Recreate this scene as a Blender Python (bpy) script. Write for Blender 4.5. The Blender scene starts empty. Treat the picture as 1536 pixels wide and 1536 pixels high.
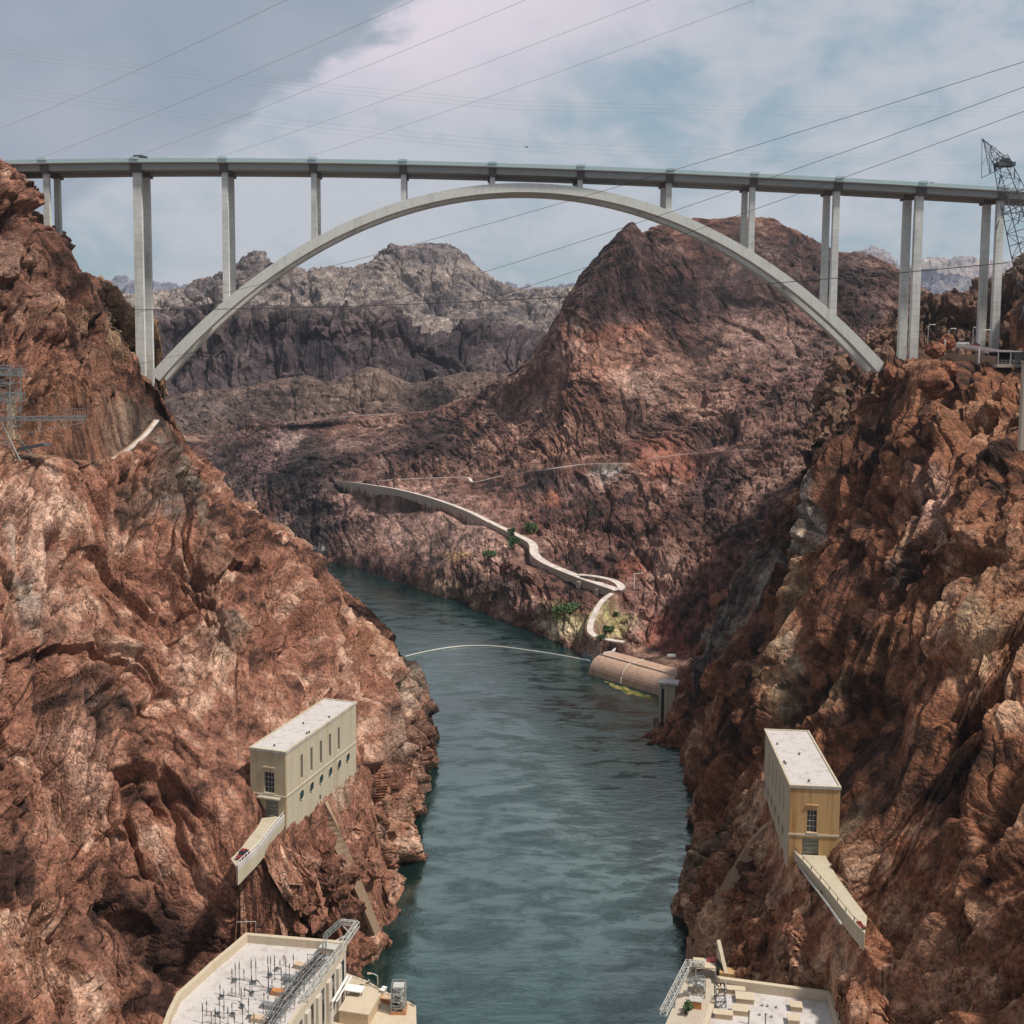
import bpy, math, random
import numpy as np
from mathutils import Vector, Matrix
random.seed(7)
SC = bpy.context.scene
COL = SC.collection
rad = math.radians
# ------------------------------------------------------------------ camera
CAM_H, FPX, PITCH, ROLL, HZ = 180.0, 1535.0, 4.5, 0.5, 555.0
PPY = HZ + FPX * math.tan(rad(PITCH))            # principal point, picture rows
_F = np.array([0, math.cos(rad(PITCH)), -math.sin(rad(PITCH))])
_R0 = np.array([1.0, 0, 0]); _U0 = np.cross(_R0, _F)
_R = _R0 * math.cos(rad(ROLL)) + _U0 * math.sin(rad(ROLL))
_U = _U0 * math.cos(rad(ROLL)) - _R0 * math.sin(rad(ROLL))
C0 = np.array([0, 0, CAM_H])
cam_d = bpy.data.cameras.new('camera'); cam = bpy.data.objects.new('camera', cam_d); COL.objects.link(cam)
cam_d.sensor_width = 36; cam_d.lens = 36 * FPX / 1536
cam_d.shift_y = -(768 - PPY) / 1536
cam_d.clip_start = 0.5; cam_d.clip_end = 60000
cam.matrix_world = Matrix(((_R[0], _U[0], -_F[0], 0), (_R[1], _U[1], -_F[1], 0), (_R[2], _U[2], -_F[2], CAM_H), (0, 0, 0, 1)))
SC.camera = cam
def ray(px, py): return _F + _R * ((px - 768) / FPX) + _U * ((PPY - py) / FPX)
def P(px, py, Y):
    d = ray(px, py); return C0 + d * (Y / d[1])
def PZ(px, py, z=0.0):
    d = ray(px, py); return C0 + d * ((z - CAM_H) / d[2])
def proj(A):
    q = A - C0; f = q @ _F
    return 768 + FPX * (q @ _R) / f, PPY - FPX * (q @ _U) / f
# ------------------------------------------------------------------ sky + sun
SUN_EL, SUN_AZ = 58.0, 113.0       # azimuth clockwise from +Y (downstream), so the sun stands to the right and a little behind
SUN_STRENGTH = 4.3
world = bpy.data.worlds.new('World'); SC.world = world; world.use_nodes = True
def sky_world():
    nt = world.node_tree; N = nt.nodes; K = nt.links
    N.clear()
    out = N.new('ShaderNodeOutputWorld'); bg = N.new('ShaderNodeBackground'); bg.inputs[1].default_value = 0.1
    K.new(bg.outputs[0], out.inputs[0])
    sky = N.new('ShaderNodeTexSky'); sky.sky_type = 'NISHITA'; sky.sun_disc = False
    sky.sun_elevation = rad(SUN_EL); sky.sun_rotation = rad(SUN_AZ); sky.air_density = 1.2; sky.dust_density = 2.0
    tc = N.new('ShaderNodeTexCoord'); sep = N.new('ShaderNodeSeparateXYZ'); K.new(tc.outputs['Generated'], sep.inputs[0])
    def M(op, a, b=None, c=None, clamp=False):
        n = N.new('ShaderNodeMath'); n.operation = op; n.use_clamp = clamp
        for i, v in enumerate((a, b, c)):
            if v is None: continue
            if isinstance(v, (int, float)): n.inputs[i].default_value = v
            else: K.new(v, n.inputs[i])
        return n.outputs[0]
    def ss(v, lo, hi):
        n = N.new('ShaderNodeMapRange'); n.interpolation_type = 'SMOOTHSTEP'
        K.new(v, n.inputs[0]); n.inputs[1].default_value = lo; n.inputs[2].default_value = hi; return n.outputs[0]
    def mix(f, a, b):
        n = N.new('ShaderNodeMix'); n.data_type = 'RGBA'
        if isinstance(f, (int, float)): n.inputs[0].default_value = f
        else: K.new(f, n.inputs[0])
        for i, v in ((6, a), (7, b)):
            if isinstance(v, tuple): n.inputs[i].default_value = (*v, 1)
            else: K.new(v, n.inputs[i])
        return n.outputs[2]
    az = M('ARCTAN2', sep.outputs[0], sep.outputs[1])           # 0 downstream, + to the right (radians)
    el = M('ARCSINE', sep.outputs[2])
    vec = N.new('ShaderNodeCombineXYZ'); K.new(az, vec.inputs[0]); K.new(M('MULTIPLY', el, 1.7), vec.inputs[1])
    def noise(scale, detail, rough=0.55, dist=0.0, off=0.0):
        a = N.new('ShaderNodeVectorMath'); a.operation = 'ADD'; K.new(vec.outputs[0], a.inputs[0]); a.inputs[1].default_value = (off, off * .7, off * .3)
        n = N.new('ShaderNodeTexNoise'); n.inputs['Scale'].default_value = scale; n.inputs['Detail'].default_value = detail
        n.inputs['Roughness'].default_value = rough; n.inputs['Distortion'].default_value = dist; K.new(a.outputs[0], n.inputs['Vector']); return n.outputs['Fac']
    n1 = noise(7.0, 6, .55, .3); n2 = noise(3.0, 4, .5, .2, 3.1); n3 = noise(15, 5, .6, .4, 7.7)
    # a long bank of bright cloud that climbs to the right; dark rain cloud hangs on its upper left side
    t = M('SUBTRACT', M('MULTIPLY', az, 0.62), el)                # constant along the bank
    tw = M('ADD', t, M('MULTIPLY', M('SUBTRACT', n1, .5), .15))
    edge = ss(tw, -.392, -.368)                                      # sharp edge on the dark side
    fade = M('MULTIPLY', ss(tw, -.17, -.36), ss(el, .19, .31))                                      # slow fall-off on the other
    bank = M('MULTIPLY', edge, fade)
    wisps = ss(M('ADD', n2, M('MULTIPLY', n3, .5)), .62, .90)
    base = mix(.72, sky.outputs[0], (3.1, 4.35, 5.15))
    grey = mix(ss(n2, .3, .7), (2.9, 3.5, 4.3), (3.9, 4.15, 5.0))
    c = mix(M('MULTIPLY', wisps, .72), base, (6.2, 6.1, 6.6))
    c = mix(M('MULTIPLY', M('SUBTRACT', 1.0, edge), .85), c, grey)
    c = mix(M('MULTIPLY', bank, .95), c, (7.6, 6.9, 7.7))
    hi = M('MULTIPLY', M('MULTIPLY', ss(el, .355, .40), ss(el, .66, .50)), M('MULTIPLY', ss(az, -.5, -.12), ss(az, .42, .10)))  # bright patch added above the view, for the river to reflect
    c = mix(M('MULTIPLY', hi, M('ADD', .55, M('MULTIPLY', n1, .6), None, True)), c, (11.5, 11.2, 11.4))
    up = ss(el, .60, 1.1)
    c = mix(up, c, (3.6, 3.9, 4.4))                                # unseen overhead sky, kept dim so shadows stay deep
    K.new(c, bg.inputs[0])
sky_world()
sd = bpy.data.lights.new('sun', 'SUN'); sun = bpy.data.objects.new('sun', sd); COL.objects.link(sun)
sd.energy = SUN_STRENGTH; sd.angle = rad(4); sd.color = (1, .95, .88)
_sv = Vector((math.sin(rad(SUN_AZ)) * math.cos(rad(SUN_EL)), math.cos(rad(SUN_AZ)) * math.cos(rad(SUN_EL)), math.sin(rad(SUN_EL))))
sun.rotation_euler = _sv.to_track_quat('Z', 'Y').to_euler()
SC.view_settings.view_transform = 'Standard'; SC.view_settings.look = 'None'
SC.view_settings.exposure = 0.0; SC.view_settings.gamma = 1.0
try:
    SC.cycles.use_denoising = True; SC.cycles.max_bounces = 4; SC.cycles.diffuse_bounces = 2; SC.cycles.glossy_bounces = 2; SC.cycles.volume_bounces = 0
except Exception: pass
# ------------------------------------------------------------------ tags
def tag(o, label=None, cat=None, group=None, kind=None):
    if label: o['label'] = label
    if cat: o['category'] = cat
    if group: o['group'] = group
    if kind: o['kind'] = kind
    return o
def empty(name, loc, rz=0.0):
    o = bpy.data.objects.new(name, None); COL.objects.link(o); o.location = tuple(float(v) for v in loc); o.rotation_euler = (0, 0, rz)
    o.empty_display_size = 1; return o
def copy_tree(o, parent=None):
    c = o.copy(); COL.objects.link(c)
    if parent is not None: c.parent = parent
    for ch in [k for k in bpy.data.objects if k.parent == o]: copy_tree(ch, c)
    return c
# ------------------------------------------------------------------ materials
def nodes(name):
    m = bpy.data.materials.new(name); m.use_nodes = True; nt = m.node_tree
    return m, nt, nt.nodes['Principled BSDF']
def _noise(nt, scale, detail=5, vec=None, rough=.6, stretch=None):
    n = nt.nodes.new('ShaderNodeTexNoise'); n.inputs['Scale'].default_value = scale; n.inputs['Detail'].default_value = detail; n.inputs['Roughness'].default_value = rough
    if vec is None:
        vec = nt.nodes.new('ShaderNodeNewGeometry').outputs['Position']
    if stretch:
        mp = nt.nodes.new('ShaderNodeMapping'); mp.inputs['Scale'].default_value = stretch; nt.links.new(vec, mp.inputs['Vector']); vec = mp.outputs[0]
    nt.links.new(vec, n.inputs['Vector']); return n.outputs['Fac']
def _ramp(nt, fac, stops):
    r = nt.nodes.new('ShaderNodeValToRGB'); e = r.color_ramp.elements
    while len(e) < len(stops): e.new(.5)
    for k, (p, c) in zip(e, stops): k.position = p; k.color = (*c, 1) if len(c) == 3 else c
    nt.links.new(fac, r.inputs[0]); return r.outputs[0]
def _mixc(nt, f, a, b, mode='MIX'):
    n = nt.nodes.new('ShaderNodeMix'); n.data_type = 'RGBA'; n.blend_type = mode
    for i, v in ((0, f), (6, a), (7, b)):
        if isinstance(v, (int, float)): n.inputs[i].default_value = v
        elif isinstance(v, tuple): n.inputs[i].default_value = (*v, 1)
        else: nt.links.new(v, n.inputs[i])
    return n.outputs[2]
def mat_plain(name, col, rough=.6, metal=0.0, var=.25, scale=1.5):
    m, nt, b = nodes(name)
    f = _noise(nt, scale, 4)
    c = _ramp(nt, f, [(.3, tuple(v * (1 - var) for v in col)), (.7, tuple(min(1, v * (1 + var)) for v in col))])
    nt.links.new(c, b.inputs['Base Color']); b.inputs['Roughness'].default_value = rough; b.inputs['Metallic'].default_value = metal
    return m
def mat_concrete(name, col, stain=(.20, .12, .06), amount=.5, dark=(.10, .085, .07), rough=.85, bands=0.0):
    m, nt, b = nodes(name)
    f = _noise(nt, .22, 6); g = _noise(nt, .5, 5, stretch=(1, 1, .12)); h = _noise(nt, 2.5, 5)
    c = _ramp(nt, h, [(.3, tuple(v * .86 for v in col)), (.7, tuple(min(1, v * 1.1) for v in col))])
    s = _ramp(nt, g, [(.5, (0, 0, 0)), (.74, (amount,) * 3)])
    c = _mixc(nt, s, c, stain)
    d = _ramp(nt, f, [(.55, (0, 0, 0)), (.8, (.35,) * 3)])
    c = _mixc(nt, d, c, dark)
    if bands:
        wv = nt.nodes.new('ShaderNodeTexWave'); wv.bands_direction = 'Z'; wv.inputs['Scale'].default_value = bands; wv.inputs['Distortion'].default_value = .6; wv.inputs['Detail'].default_value = 2
        nt.links.new(nt.nodes.new('ShaderNodeNewGeometry').outputs['Position'], wv.inputs['Vector'])
        c = _mixc(nt, 1.0, c, _ramp(nt, wv.outputs['Fac'], [(.0, (.88, .87, .86)), (.10, (1, 1, 1))]), 'MULTIPLY')
        big = _noise(nt, .06, 4); c = _mixc(nt, 1.0, c, _ramp(nt, big, [(.35, (.82, .81, .80)), (.65, (1.1, 1.1, 1.1))]), 'MULTIPLY')
    nt.links.new(c, b.inputs['Base Color']); b.inputs['Roughness'].default_value = rough
    bp = nt.nodes.new('ShaderNodeBump'); bp.inputs['Strength'].default_value = .25; bp.inputs['Distance'].default_value = .1
    nt.links.new(h, bp.inputs['Height']); nt.links.new(bp.outputs[0], b.inputs['Normal'])
    return m
def mat_rock(name, scale=1.0, bump=1.0):
    m, nt, b = nodes(name)
    at = nt.nodes.new('ShaderNodeAttribute'); at.attribute_name = 'col'
    f = _noise(nt, 1.1 / scale, 4, rough=.7); g = _noise(nt, .3 / scale, 3, rough=.65)
    v1 = _ramp(nt, f, [(.30, (.38, .36, .35)), (.5, (1, 1, 1)), (.70, (1.62, 1.58, 1.54))])
    c = _mixc(nt, 1.0, at.outputs['Color'], v1, 'MULTIPLY')
    v2 = _ramp(nt, g, [(.32, (.58, .56, .55)), (.68, (1.35, 1.34, 1.33))])
    c = _mixc(nt, 1.0, c, v2, 'MULTIPLY')
    nt.links.new(c, b.inputs['Base Color']); b.inputs['Roughness'].default_value = .92; b.inputs['Specular IOR Level'].default_value = .25
    geo = nt.nodes.new('ShaderNodeNewGeometry')
    bp = nt.nodes.new('ShaderNodeBump'); bp.inputs['Strength'].default_value = .7 * bump; bp.inputs['Distance'].default_value = .9 * scale
    wn = nt.nodes.new('ShaderNodeTexNoise'); wn.inputs['Scale'].default_value = .35 / scale; wn.inputs['Detail'].default_value = 1; nt.links.new(geo.outputs['Position'], wn.inputs['Vector'])
    wm = nt.nodes.new('ShaderNodeVectorMath'); wm.operation = 'MULTIPLY_ADD'; nt.links.new(wn.outputs['Color'], wm.inputs[0]); wm.inputs[1].default_value = (3 * scale, 3 * scale, 3 * scale); nt.links.new(geo.outputs['Position'], wm.inputs[2])
    mp = nt.nodes.new('ShaderNodeMapping'); mp.inputs['Scale'].default_value = (1, 1, .55); mp.inputs['Rotation'].default_value = (.35, .2, 0); nt.links.new(wm.outputs[0], mp.inputs['Vector'])
    h_ = f
    for sc_, wt in ((.16, .55), (.42, .35)):
        vo2 = nt.nodes.new('ShaderNodeTexVoronoi'); vo2.feature = 'DISTANCE_TO_EDGE'; vo2.inputs['Scale'].default_value = sc_ / scale; nt.links.new(mp.outputs[0], vo2.inputs['Vector'])
        mr = nt.nodes.new('ShaderNodeMapRange'); nt.links.new(vo2.outputs['Distance'], mr.inputs[0]); mr.inputs[1].default_value = 0; mr.inputs[2].default_value = .07; mr.inputs[3].default_value = 0; mr.inputs[4].default_value = wt
        a2 = nt.nodes.new('ShaderNodeMath'); a2.operation = 'ADD'; nt.links.new(h_, a2.inputs[0]); nt.links.new(mr.outputs[0], a2.inputs[1]); h_ = a2.outputs[0]
    nt.links.new(h_, bp.inputs['Height']); nt.links.new(bp.outputs[0], b.inputs['Normal'])
    return m
MT = {}
MT['rock'] = mat_rock('canyon_rock', 1.0, 1.0)
MT['rock_far'] = mat_rock('slope_rock', 2.6, .8)
MT['rock_dist'] = mat_rock('mountain_rock', 9.0, .6)
MT['concrete'] = mat_concrete('bridge_concrete', (.66, .65, .60), (.46, .43, .38), .6, (.30, .28, .25), bands=.09)
MT['arch_c'] = mat_concrete('arch_concrete', (.70, .68, .61), (.46, .43, .38), .5, (.34, .32, .29))
MT['outlet_end'] = mat_concrete('tan_end_concrete', (.47, .38, .245), (.36, .23, .10), .8, (.30, .23, .15))
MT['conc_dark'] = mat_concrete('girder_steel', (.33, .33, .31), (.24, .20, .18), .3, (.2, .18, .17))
MT['parapet'] = mat_plain('parapet_paint', (.42, .53, .52), .6, 0, .08)
MT['outlet'] = mat_concrete('pale_tan_concrete', (.52, .445, .325), (.38, .27, .14), .6, (.34, .28, .2))
MT['outlet_rust'] = mat_concrete('rust_stained_concrete', (.50, .31, .135), (.33, .14, .04), .95, (.34, .25, .13))
MT['roofc'] = mat_concrete('pale_roof_screed', (.56, .51, .475), (.38, .31, .28), .95, (.26, .22, .20))
MT['powerhouse'] = mat_concrete('grey_tan_concrete', (.55, .49, .41), (.40, .31, .22), .5, (.33, .29, .24))
MT['terrace'] = mat_concrete('sand_paving', (.56, .46, .33), (.42, .32, .2), .4, (.36, .29, .2))
MT['spill'] = mat_concrete('brown_stained_concrete', (.47, .31, .225), (.33, .15, .08), .9, (.3, .2, .14))
MT['road'] = mat_plain('pale_road_surface', (.56, .48, .42), .9, 0, .28, .22)
MT['wall'] = mat_concrete('retaining_wall_concrete', (.50, .42, .33), (.34, .24, .17), .5, (.3, .23, .17))
MT['ramp'] = mat_concrete('ramp_concrete', (.50, .43, .31), (.36, .28, .17), .5, (.3, .25, .17))
MT['steel'] = mat_plain('galvanised_steel', (.34, .35, .34), .5, .6, .2)
MT['steel_dark'] = mat_plain('weathered_steel', (.10, .105, .11), .55, .5, .3)
MT['steel_light'] = mat_plain('pale_steel', (.55, .53, .48), .5, .2, .15)
MT['wire'] = mat_plain('conductor', (.05, .05, .055), .5, .3, .1)
MT['wire_pale'] = mat_plain('aluminium_conductor', (.30, .31, .32), .5, .3, .1)
MT['glass'] = mat_plain('dark_glass', (.015, .02, .025), .15, 0, .1)
MT['glass_teal'] = mat_plain('greenish_glass', (.03, .06, .06), .2, 0, .1)
MT['white'] = mat_plain('white_paint', (.78, .76, .73), .55, 0, .06)
MT['tan'] = mat_plain('tan_paint', (.52, .38, .24), .7, 0, .15)
MT['rust'] = mat_plain('rusty_orange_paint', (.50, .20, .07), .6, 0, .3)
MT['red'] = mat_plain('red_paint', (.50, .04, .03), .4, 0, .1)
MT['darkred'] = mat_plain('dark_red_paint', (.22, .03, .025), .4, 0, .2)
MT['orange'] = mat_plain('orange_paint', (.6, .2, .04), .45, 0, .1)
MT['black'] = mat_plain('black_rubber', (.02, .02, .02), .8, 0, .1)
MT['door'] = mat_plain('grey_green_steel_door', (.20, .20, .16), .6, 0, .15)
MT['roadwall'] = mat_concrete('road_wall_concrete', (.37, .295, .23), (.24, .16, .11), .7, (.2, .15, .11))
MT['leaf'] = mat_plain('bush_leaves', (.075, .13, .04), .7, 0, .55, .9)
MT['leaf_dark'] = mat_plain('dark_bush_leaves', (.035, .085, .02), .7, 0, .5, .9)
MT['bark'] = mat_plain('bark', (.10, .07, .05), .9, 0, .3)
MT['wood'] = mat_plain('weathered_pole_wood', (.07, .05, .04), .9, 0, .3)
MT['ledge_c'] = mat_concrete('brown_ledge_concrete', (.36, .24, .155), (.26, .15, .09), .5, (.22, .15, .1))
MT['bird'] = mat_plain('dark_feathers', (.02, .02, .022), .8, 0, .2)
# ------------------------------------------------------------------ noise (numpy)
def _h(ix, iy, iz, seed):
    n = (ix.astype(np.uint32) * np.uint32(374761393) + iy.astype(np.uint32) * np.uint32(668265263)
         + iz.astype(np.uint32) * np.uint32(2147483647) + np.uint32((seed * 362437 + 1013904223) & 0xffffffff))
    n = (n ^ (n >> np.uint32(13))) * np.uint32(1274126177)
    n = (n ^ (n >> np.uint32(16))) * np.uint32(2246822519)
    return n ^ (n >> np.uint32(15))
def _u(h, k=0):
    if k: h = (h ^ np.uint32(0x9e3779b9 * k & 0xffffffff)) * np.uint32(2654435761); h = h ^ (h >> np.uint32(16))
    return (h & np.uint32(0xffffff)).astype(np.float32) / np.float32(0x1000000)
def vnoise(p, seed):
    p = p.astype(np.float32); i = np.floor(p); f = p - i; i = i.astype(np.int64).astype(np.int32)
    w = f * f * f * (f * (f * 6 - 15) + 10); out = np.zeros(len(p), np.float32)
    for dx in (0, 1):
        wx = w[:, 0] if dx else 1 - w[:, 0]
        for dy in (0, 1):
            wy = wx * (w[:, 1] if dy else 1 - w[:, 1])
            for dz in (0, 1):
                h = _h(i[:, 0] + dx, i[:, 1] + dy, i[:, 2] + dz, seed)
                g = (_u(h) * 2 - 1) * (f[:, 0] - dx) + (_u(h, 1) * 2 - 1) * (f[:, 1] - dy) + (_u(h, 2) * 2 - 1) * (f[:, 2] - dz)
                out += wy * (w[:, 2] if dz else 1 - w[:, 2]) * g
    return out * 1.4                                   # about -1 .. 1
def fbm(p, seed, octv=5, gain=.5, ridged=False):
    a, s, o = 1.0, 0.0, 0.0
    for k in range(octv):
        n = vnoise(p * (2.03 ** k) + 17.3 * k, seed + k)
        if ridged: n = 1 - 2 * np.abs(n)
        o = o + a * n; s += a; a *= gain
    return o / s
def cells(p, seed, tilt=1.0, k=.85):
    """blocky rock: the upper envelope of many tilted, gently domed facets, so blocks meet in crisp seams.
    returns height, per block random, distance from the nearest seam"""
    p = p.astype(np.float32); i = np.floor(p).astype(np.int32); z = lambda: np.zeros(len(p), np.float32)
    v1 = z() - 9; v2 = z() - 9; rnd = z()
    for dx in (-1, 0, 1):
        for dy in (-1, 0, 1):
            for dz in (-1, 0, 1):
                c = i + np.array([dx, dy, dz], np.int32)
                h = _h(c[:, 0], c[:, 1], c[:, 2], seed)
                d = (c + np.stack([_u(h), _u(h, 1), _u(h, 2)], 1)).astype(np.float32) - p
                q = (d * d).sum(1)
                val = .7 * (_u(h, 3) - .5) + tilt * ((_u(h, 4) - .5) * d[:, 0] + (_u(h, 5) - .5) * d[:, 1] + (_u(h, 6) - .5) * d[:, 2]) - k * q
                m = val > v1
                v2 = np.where(m, v1, np.maximum(v2, val)); rnd = np.where(m, _u(h, 7), rnd); v1 = np.maximum(v1, val)
    return v1 + .12, rnd, v1 - v2
def blocks(p, seed, tilt=1.5, sharp=36.0):
    """broken rock: every cell is a tilted facet standing proud of or behind its neighbours"""
    p = p.astype(np.float32); i = np.floor(p).astype(np.int32); z = lambda: np.zeros(len(p), np.float32)
    b1 = z() + 9; b2 = z() + 9; v = z(); rnd = z(); W = z() + np.float32(1e-20)
    for dx in (-1, 0, 1):
        for dy in (-1, 0, 1):
            for dz in (-1, 0, 1):
                c = i + np.array([dx, dy, dz], np.int32)
                h = _h(c[:, 0], c[:, 1], c[:, 2], seed)
                d = (c + np.stack([_u(h), _u(h, 1), _u(h, 2)], 1)).astype(np.float32) - p
                q = (d * d).sum(1)
                b2 = np.where(q < b1, b1, np.minimum(b2, q)); b1 = np.minimum(b1, q)
                m = np.nonzero(q < 1.2)[0]
                hm = h[m]; dm = d[m]; w = np.exp(-sharp * q[m])
                W[m] += w
                v[m] += w * ((_u(hm, 3) - .5) + tilt * ((_u(hm, 4) - .5) * dm[:, 0] + (_u(hm, 5) - .5) * dm[:, 1] + (_u(hm, 6) - .5) * dm[:, 2]))
                rnd[m] += w * _u(hm, 7)
    return v / W, rnd / W, np.sqrt(b2) - np.sqrt(b1)
def sstep(x, a, b):
    t = np.clip((x - a) / (b - a), 0, 1); return t * t * (3 - 2 * t)
# ------------------------------------------------------------------ lofted terrain
def cr(ctrl, t):
    n = len(ctrl); i = np.clip(np.floor(t).astype(int), 0, n - 2); f = (t - i)[:, None]
    g = lambda k: ctrl[np.clip(k, 0, n - 1)].reshape(len(t), -1)
    p0, p1, p2, p3 = g(i - 1), g(i), g(i + 1), g(i + 2)
    r = .5 * ((2 * p1) + (-p0 + p2) * f + (2 * p0 - 5 * p1 + 4 * p2 - p3) * f ** 2 + (-p0 + 3 * p1 - 3 * p2 + p3) * f ** 3)
    return r.reshape((len(t),) + ctrl.shape[1:])
def loft(ctrl, nu, nv):
    ctrl = np.asarray(ctrl, float); a = cr(ctrl, np.linspace(0, len(ctrl) - 1, nu))
    b = cr(np.swapaxes(a, 0, 1), np.linspace(0, ctrl.shape[1] - 1, nv)); return np.swapaxes(b, 0, 1)
def gnormal(G):
    du = np.gradient(G, axis=0); dv = np.gradient(G, axis=1); n = np.cross(du, dv); l = np.linalg.norm(n, axis=2, keepdims=True)
    return n / np.maximum(l, 1e-9)
def grid_mesh(name, G, col, mat, smooth=False, flip=False):
    nu, nv = G.shape[:2]; me = bpy.data.meshes.new(name)
    idx = np.arange(nu * nv).reshape(nu, nv)
    q = np.stack([idx[:-1, :-1], idx[1:, :-1], idx[1:, 1:], idx[:-1, 1:]], 2).reshape(-1, 4)
    if flip: q = q[:, ::-1]
    nf = len(q)
    me.vertices.add(nu * nv); me.vertices.foreach_set('co', G.reshape(-1, 3).astype(np.float32).ravel())
    me.loops.add(nf * 4); me.loops.foreach_set('vertex_index', q.astype(np.int32).ravel())
    me.polygons.add(nf); me.polygons.foreach_set('loop_start', np.arange(0, nf * 4, 4, dtype=np.int32))
    me.polygons.foreach_set('use_smooth', np.full(nf, smooth))
    me.update(calc_edges=True)
    if col is not None:
        a = me.attributes.new('col', 'FLOAT_COLOR', 'POINT'); c4 = np.ones((nu * nv, 4), np.float32); c4[:, :3] = col.reshape(-1, 3); a.data.foreach_set('color', c4.ravel())
    me.materials.append(mat); o = bpy.data.objects.new(name, me); COL.objects.link(o); return o
def geology(p, px, py, base, dark, light, zones, s, seed, rnd1, rnd2, streak=.5, dip=0.0):
    """rock colour of every vertex: beds, blocks, varnish streaks, mapped outcrops and painted crevice shade (zones), all fixed to the rock"""
    f1 = fbm(p / (34 * s), seed, 5, .55); f2 = fbm(p / (9 * s), seed + 9, 4, .6)
    sv = fbm(p * np.array([1, 1, .18]) / (7 * s), seed + 20, 4, .55)
    f0 = fbm(p * np.array([1, 1, .6]) / (120 * s), seed + 4, 4, .55)
    t = .5 + .65 * f0 + .75 * f1 + .62 * f2 + .50 * (rnd1 - .5) + .48 * (rnd2 - .5) + streak * .65 * sv
    t = .47 + (t - t.mean()) / t.std() * .27
    t = np.clip(t, 0, 1)[:, None]
    base, dark, light = (np.array(v, float) for v in (base, dark, light))
    c = np.where(t < .5, dark + (base - dark) * sstep(t, -.05, .5), base + (light - base) * sstep(t, .5, 1.08))
    w1 = fbm(p / (22 * s), seed + 40, 6, .62) ; w2 = fbm(p / (22 * s), seed + 50, 6, .62)
    sp = sstep(fbm(p * np.array([1, 1, .5]) / (6 * s), seed + 60, 5, .65) + .35 * (rnd2 - .5), -.16, .20)
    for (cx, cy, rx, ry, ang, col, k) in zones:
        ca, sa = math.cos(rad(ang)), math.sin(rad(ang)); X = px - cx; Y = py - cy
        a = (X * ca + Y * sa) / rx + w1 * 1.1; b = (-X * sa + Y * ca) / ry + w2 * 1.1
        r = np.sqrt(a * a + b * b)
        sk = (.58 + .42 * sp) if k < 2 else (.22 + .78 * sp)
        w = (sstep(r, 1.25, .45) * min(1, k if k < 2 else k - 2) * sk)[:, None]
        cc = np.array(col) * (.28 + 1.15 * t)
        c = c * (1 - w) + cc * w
    return np.clip(c, .004, .9)
def cut_box(G, poly, top, lo=-50.0, pad=0.0):
    """excavate: vertices over a footprint are dug down to `top`"""
    x, y = G[..., 0], G[..., 1]; ins = np.ones(x.shape, bool); n = len(poly)
    area = sum(poly[i][0] * poly[(i + 1) % n][1] - poly[(i + 1) % n][0] * poly[i][1] for i in range(n))
    for i in range(n):
        (x0, y0), (x1, y1) = poly[i], poly[(i + 1) % n]
        L = math.hypot(x1 - x0, y1 - y0); d = ((x1 - x0) * (y - y0) - (y1 - y0) * (x - x0)) / L
        ins &= (d if area > 0 else -d) > -pad
    m = ins & (G[..., 2] > top) & (G[..., 2] > lo)
    G[..., 2][m] = top
def to_poly(G, line, flat, blend, drop=.4, wall=None):
    """bed a road: terrain near a 3-D polyline is brought to its level"""
    x, y, z = G[..., 0], G[..., 1], G[..., 2]; best = np.full(x.shape, 1e9); zr = np.zeros(x.shape); sd = np.zeros(x.shape); ps = np.zeros(x.shape); nseg = len(line) - 1; k_ = 0
    for a, b in zip(line[:-1], line[1:]):
        dx, dy = b[0] - a[0], b[1] - a[1]; L = dx * dx + dy * dy
        t = np.clip(((x - a[0]) * dx + (y - a[1]) * dy) / L, 0, 1)
        d = np.hypot(x - a[0] - t * dx, y - a[1] - t * dy); m = d < best
        best[m] = d[m]; zr[m] = (a[2] + t * (b[2] - a[2]))[m]; sd[m] = (dx * (y - a[1]) - dy * (x - a[0]))[m]; ps[m] = ((k_ + t) / nseg)[m]; k_ += 1
    w = 1 - sstep(best, flat, blend)
    znew = z * (1 - w) + (zr - drop) * w
    if wall is not None:
        hh = np.interp(ps, *wall[0]) * .92; hw = np.interp(ps, (0, 1), wall[1]); rs = sd < 0
        low = np.where(best < hw, zr - drop, zr - hh + .15 * (best - hw))
        znew = np.where(rs & (best < 22), np.where(best < hw + .3, np.minimum(znew, zr - drop), np.minimum(z, low)), znew)
        znew = np.where(rs & (best < hw), zr - drop, znew)
    G[..., 2] = znew
    return best
AVOID = []
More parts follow.
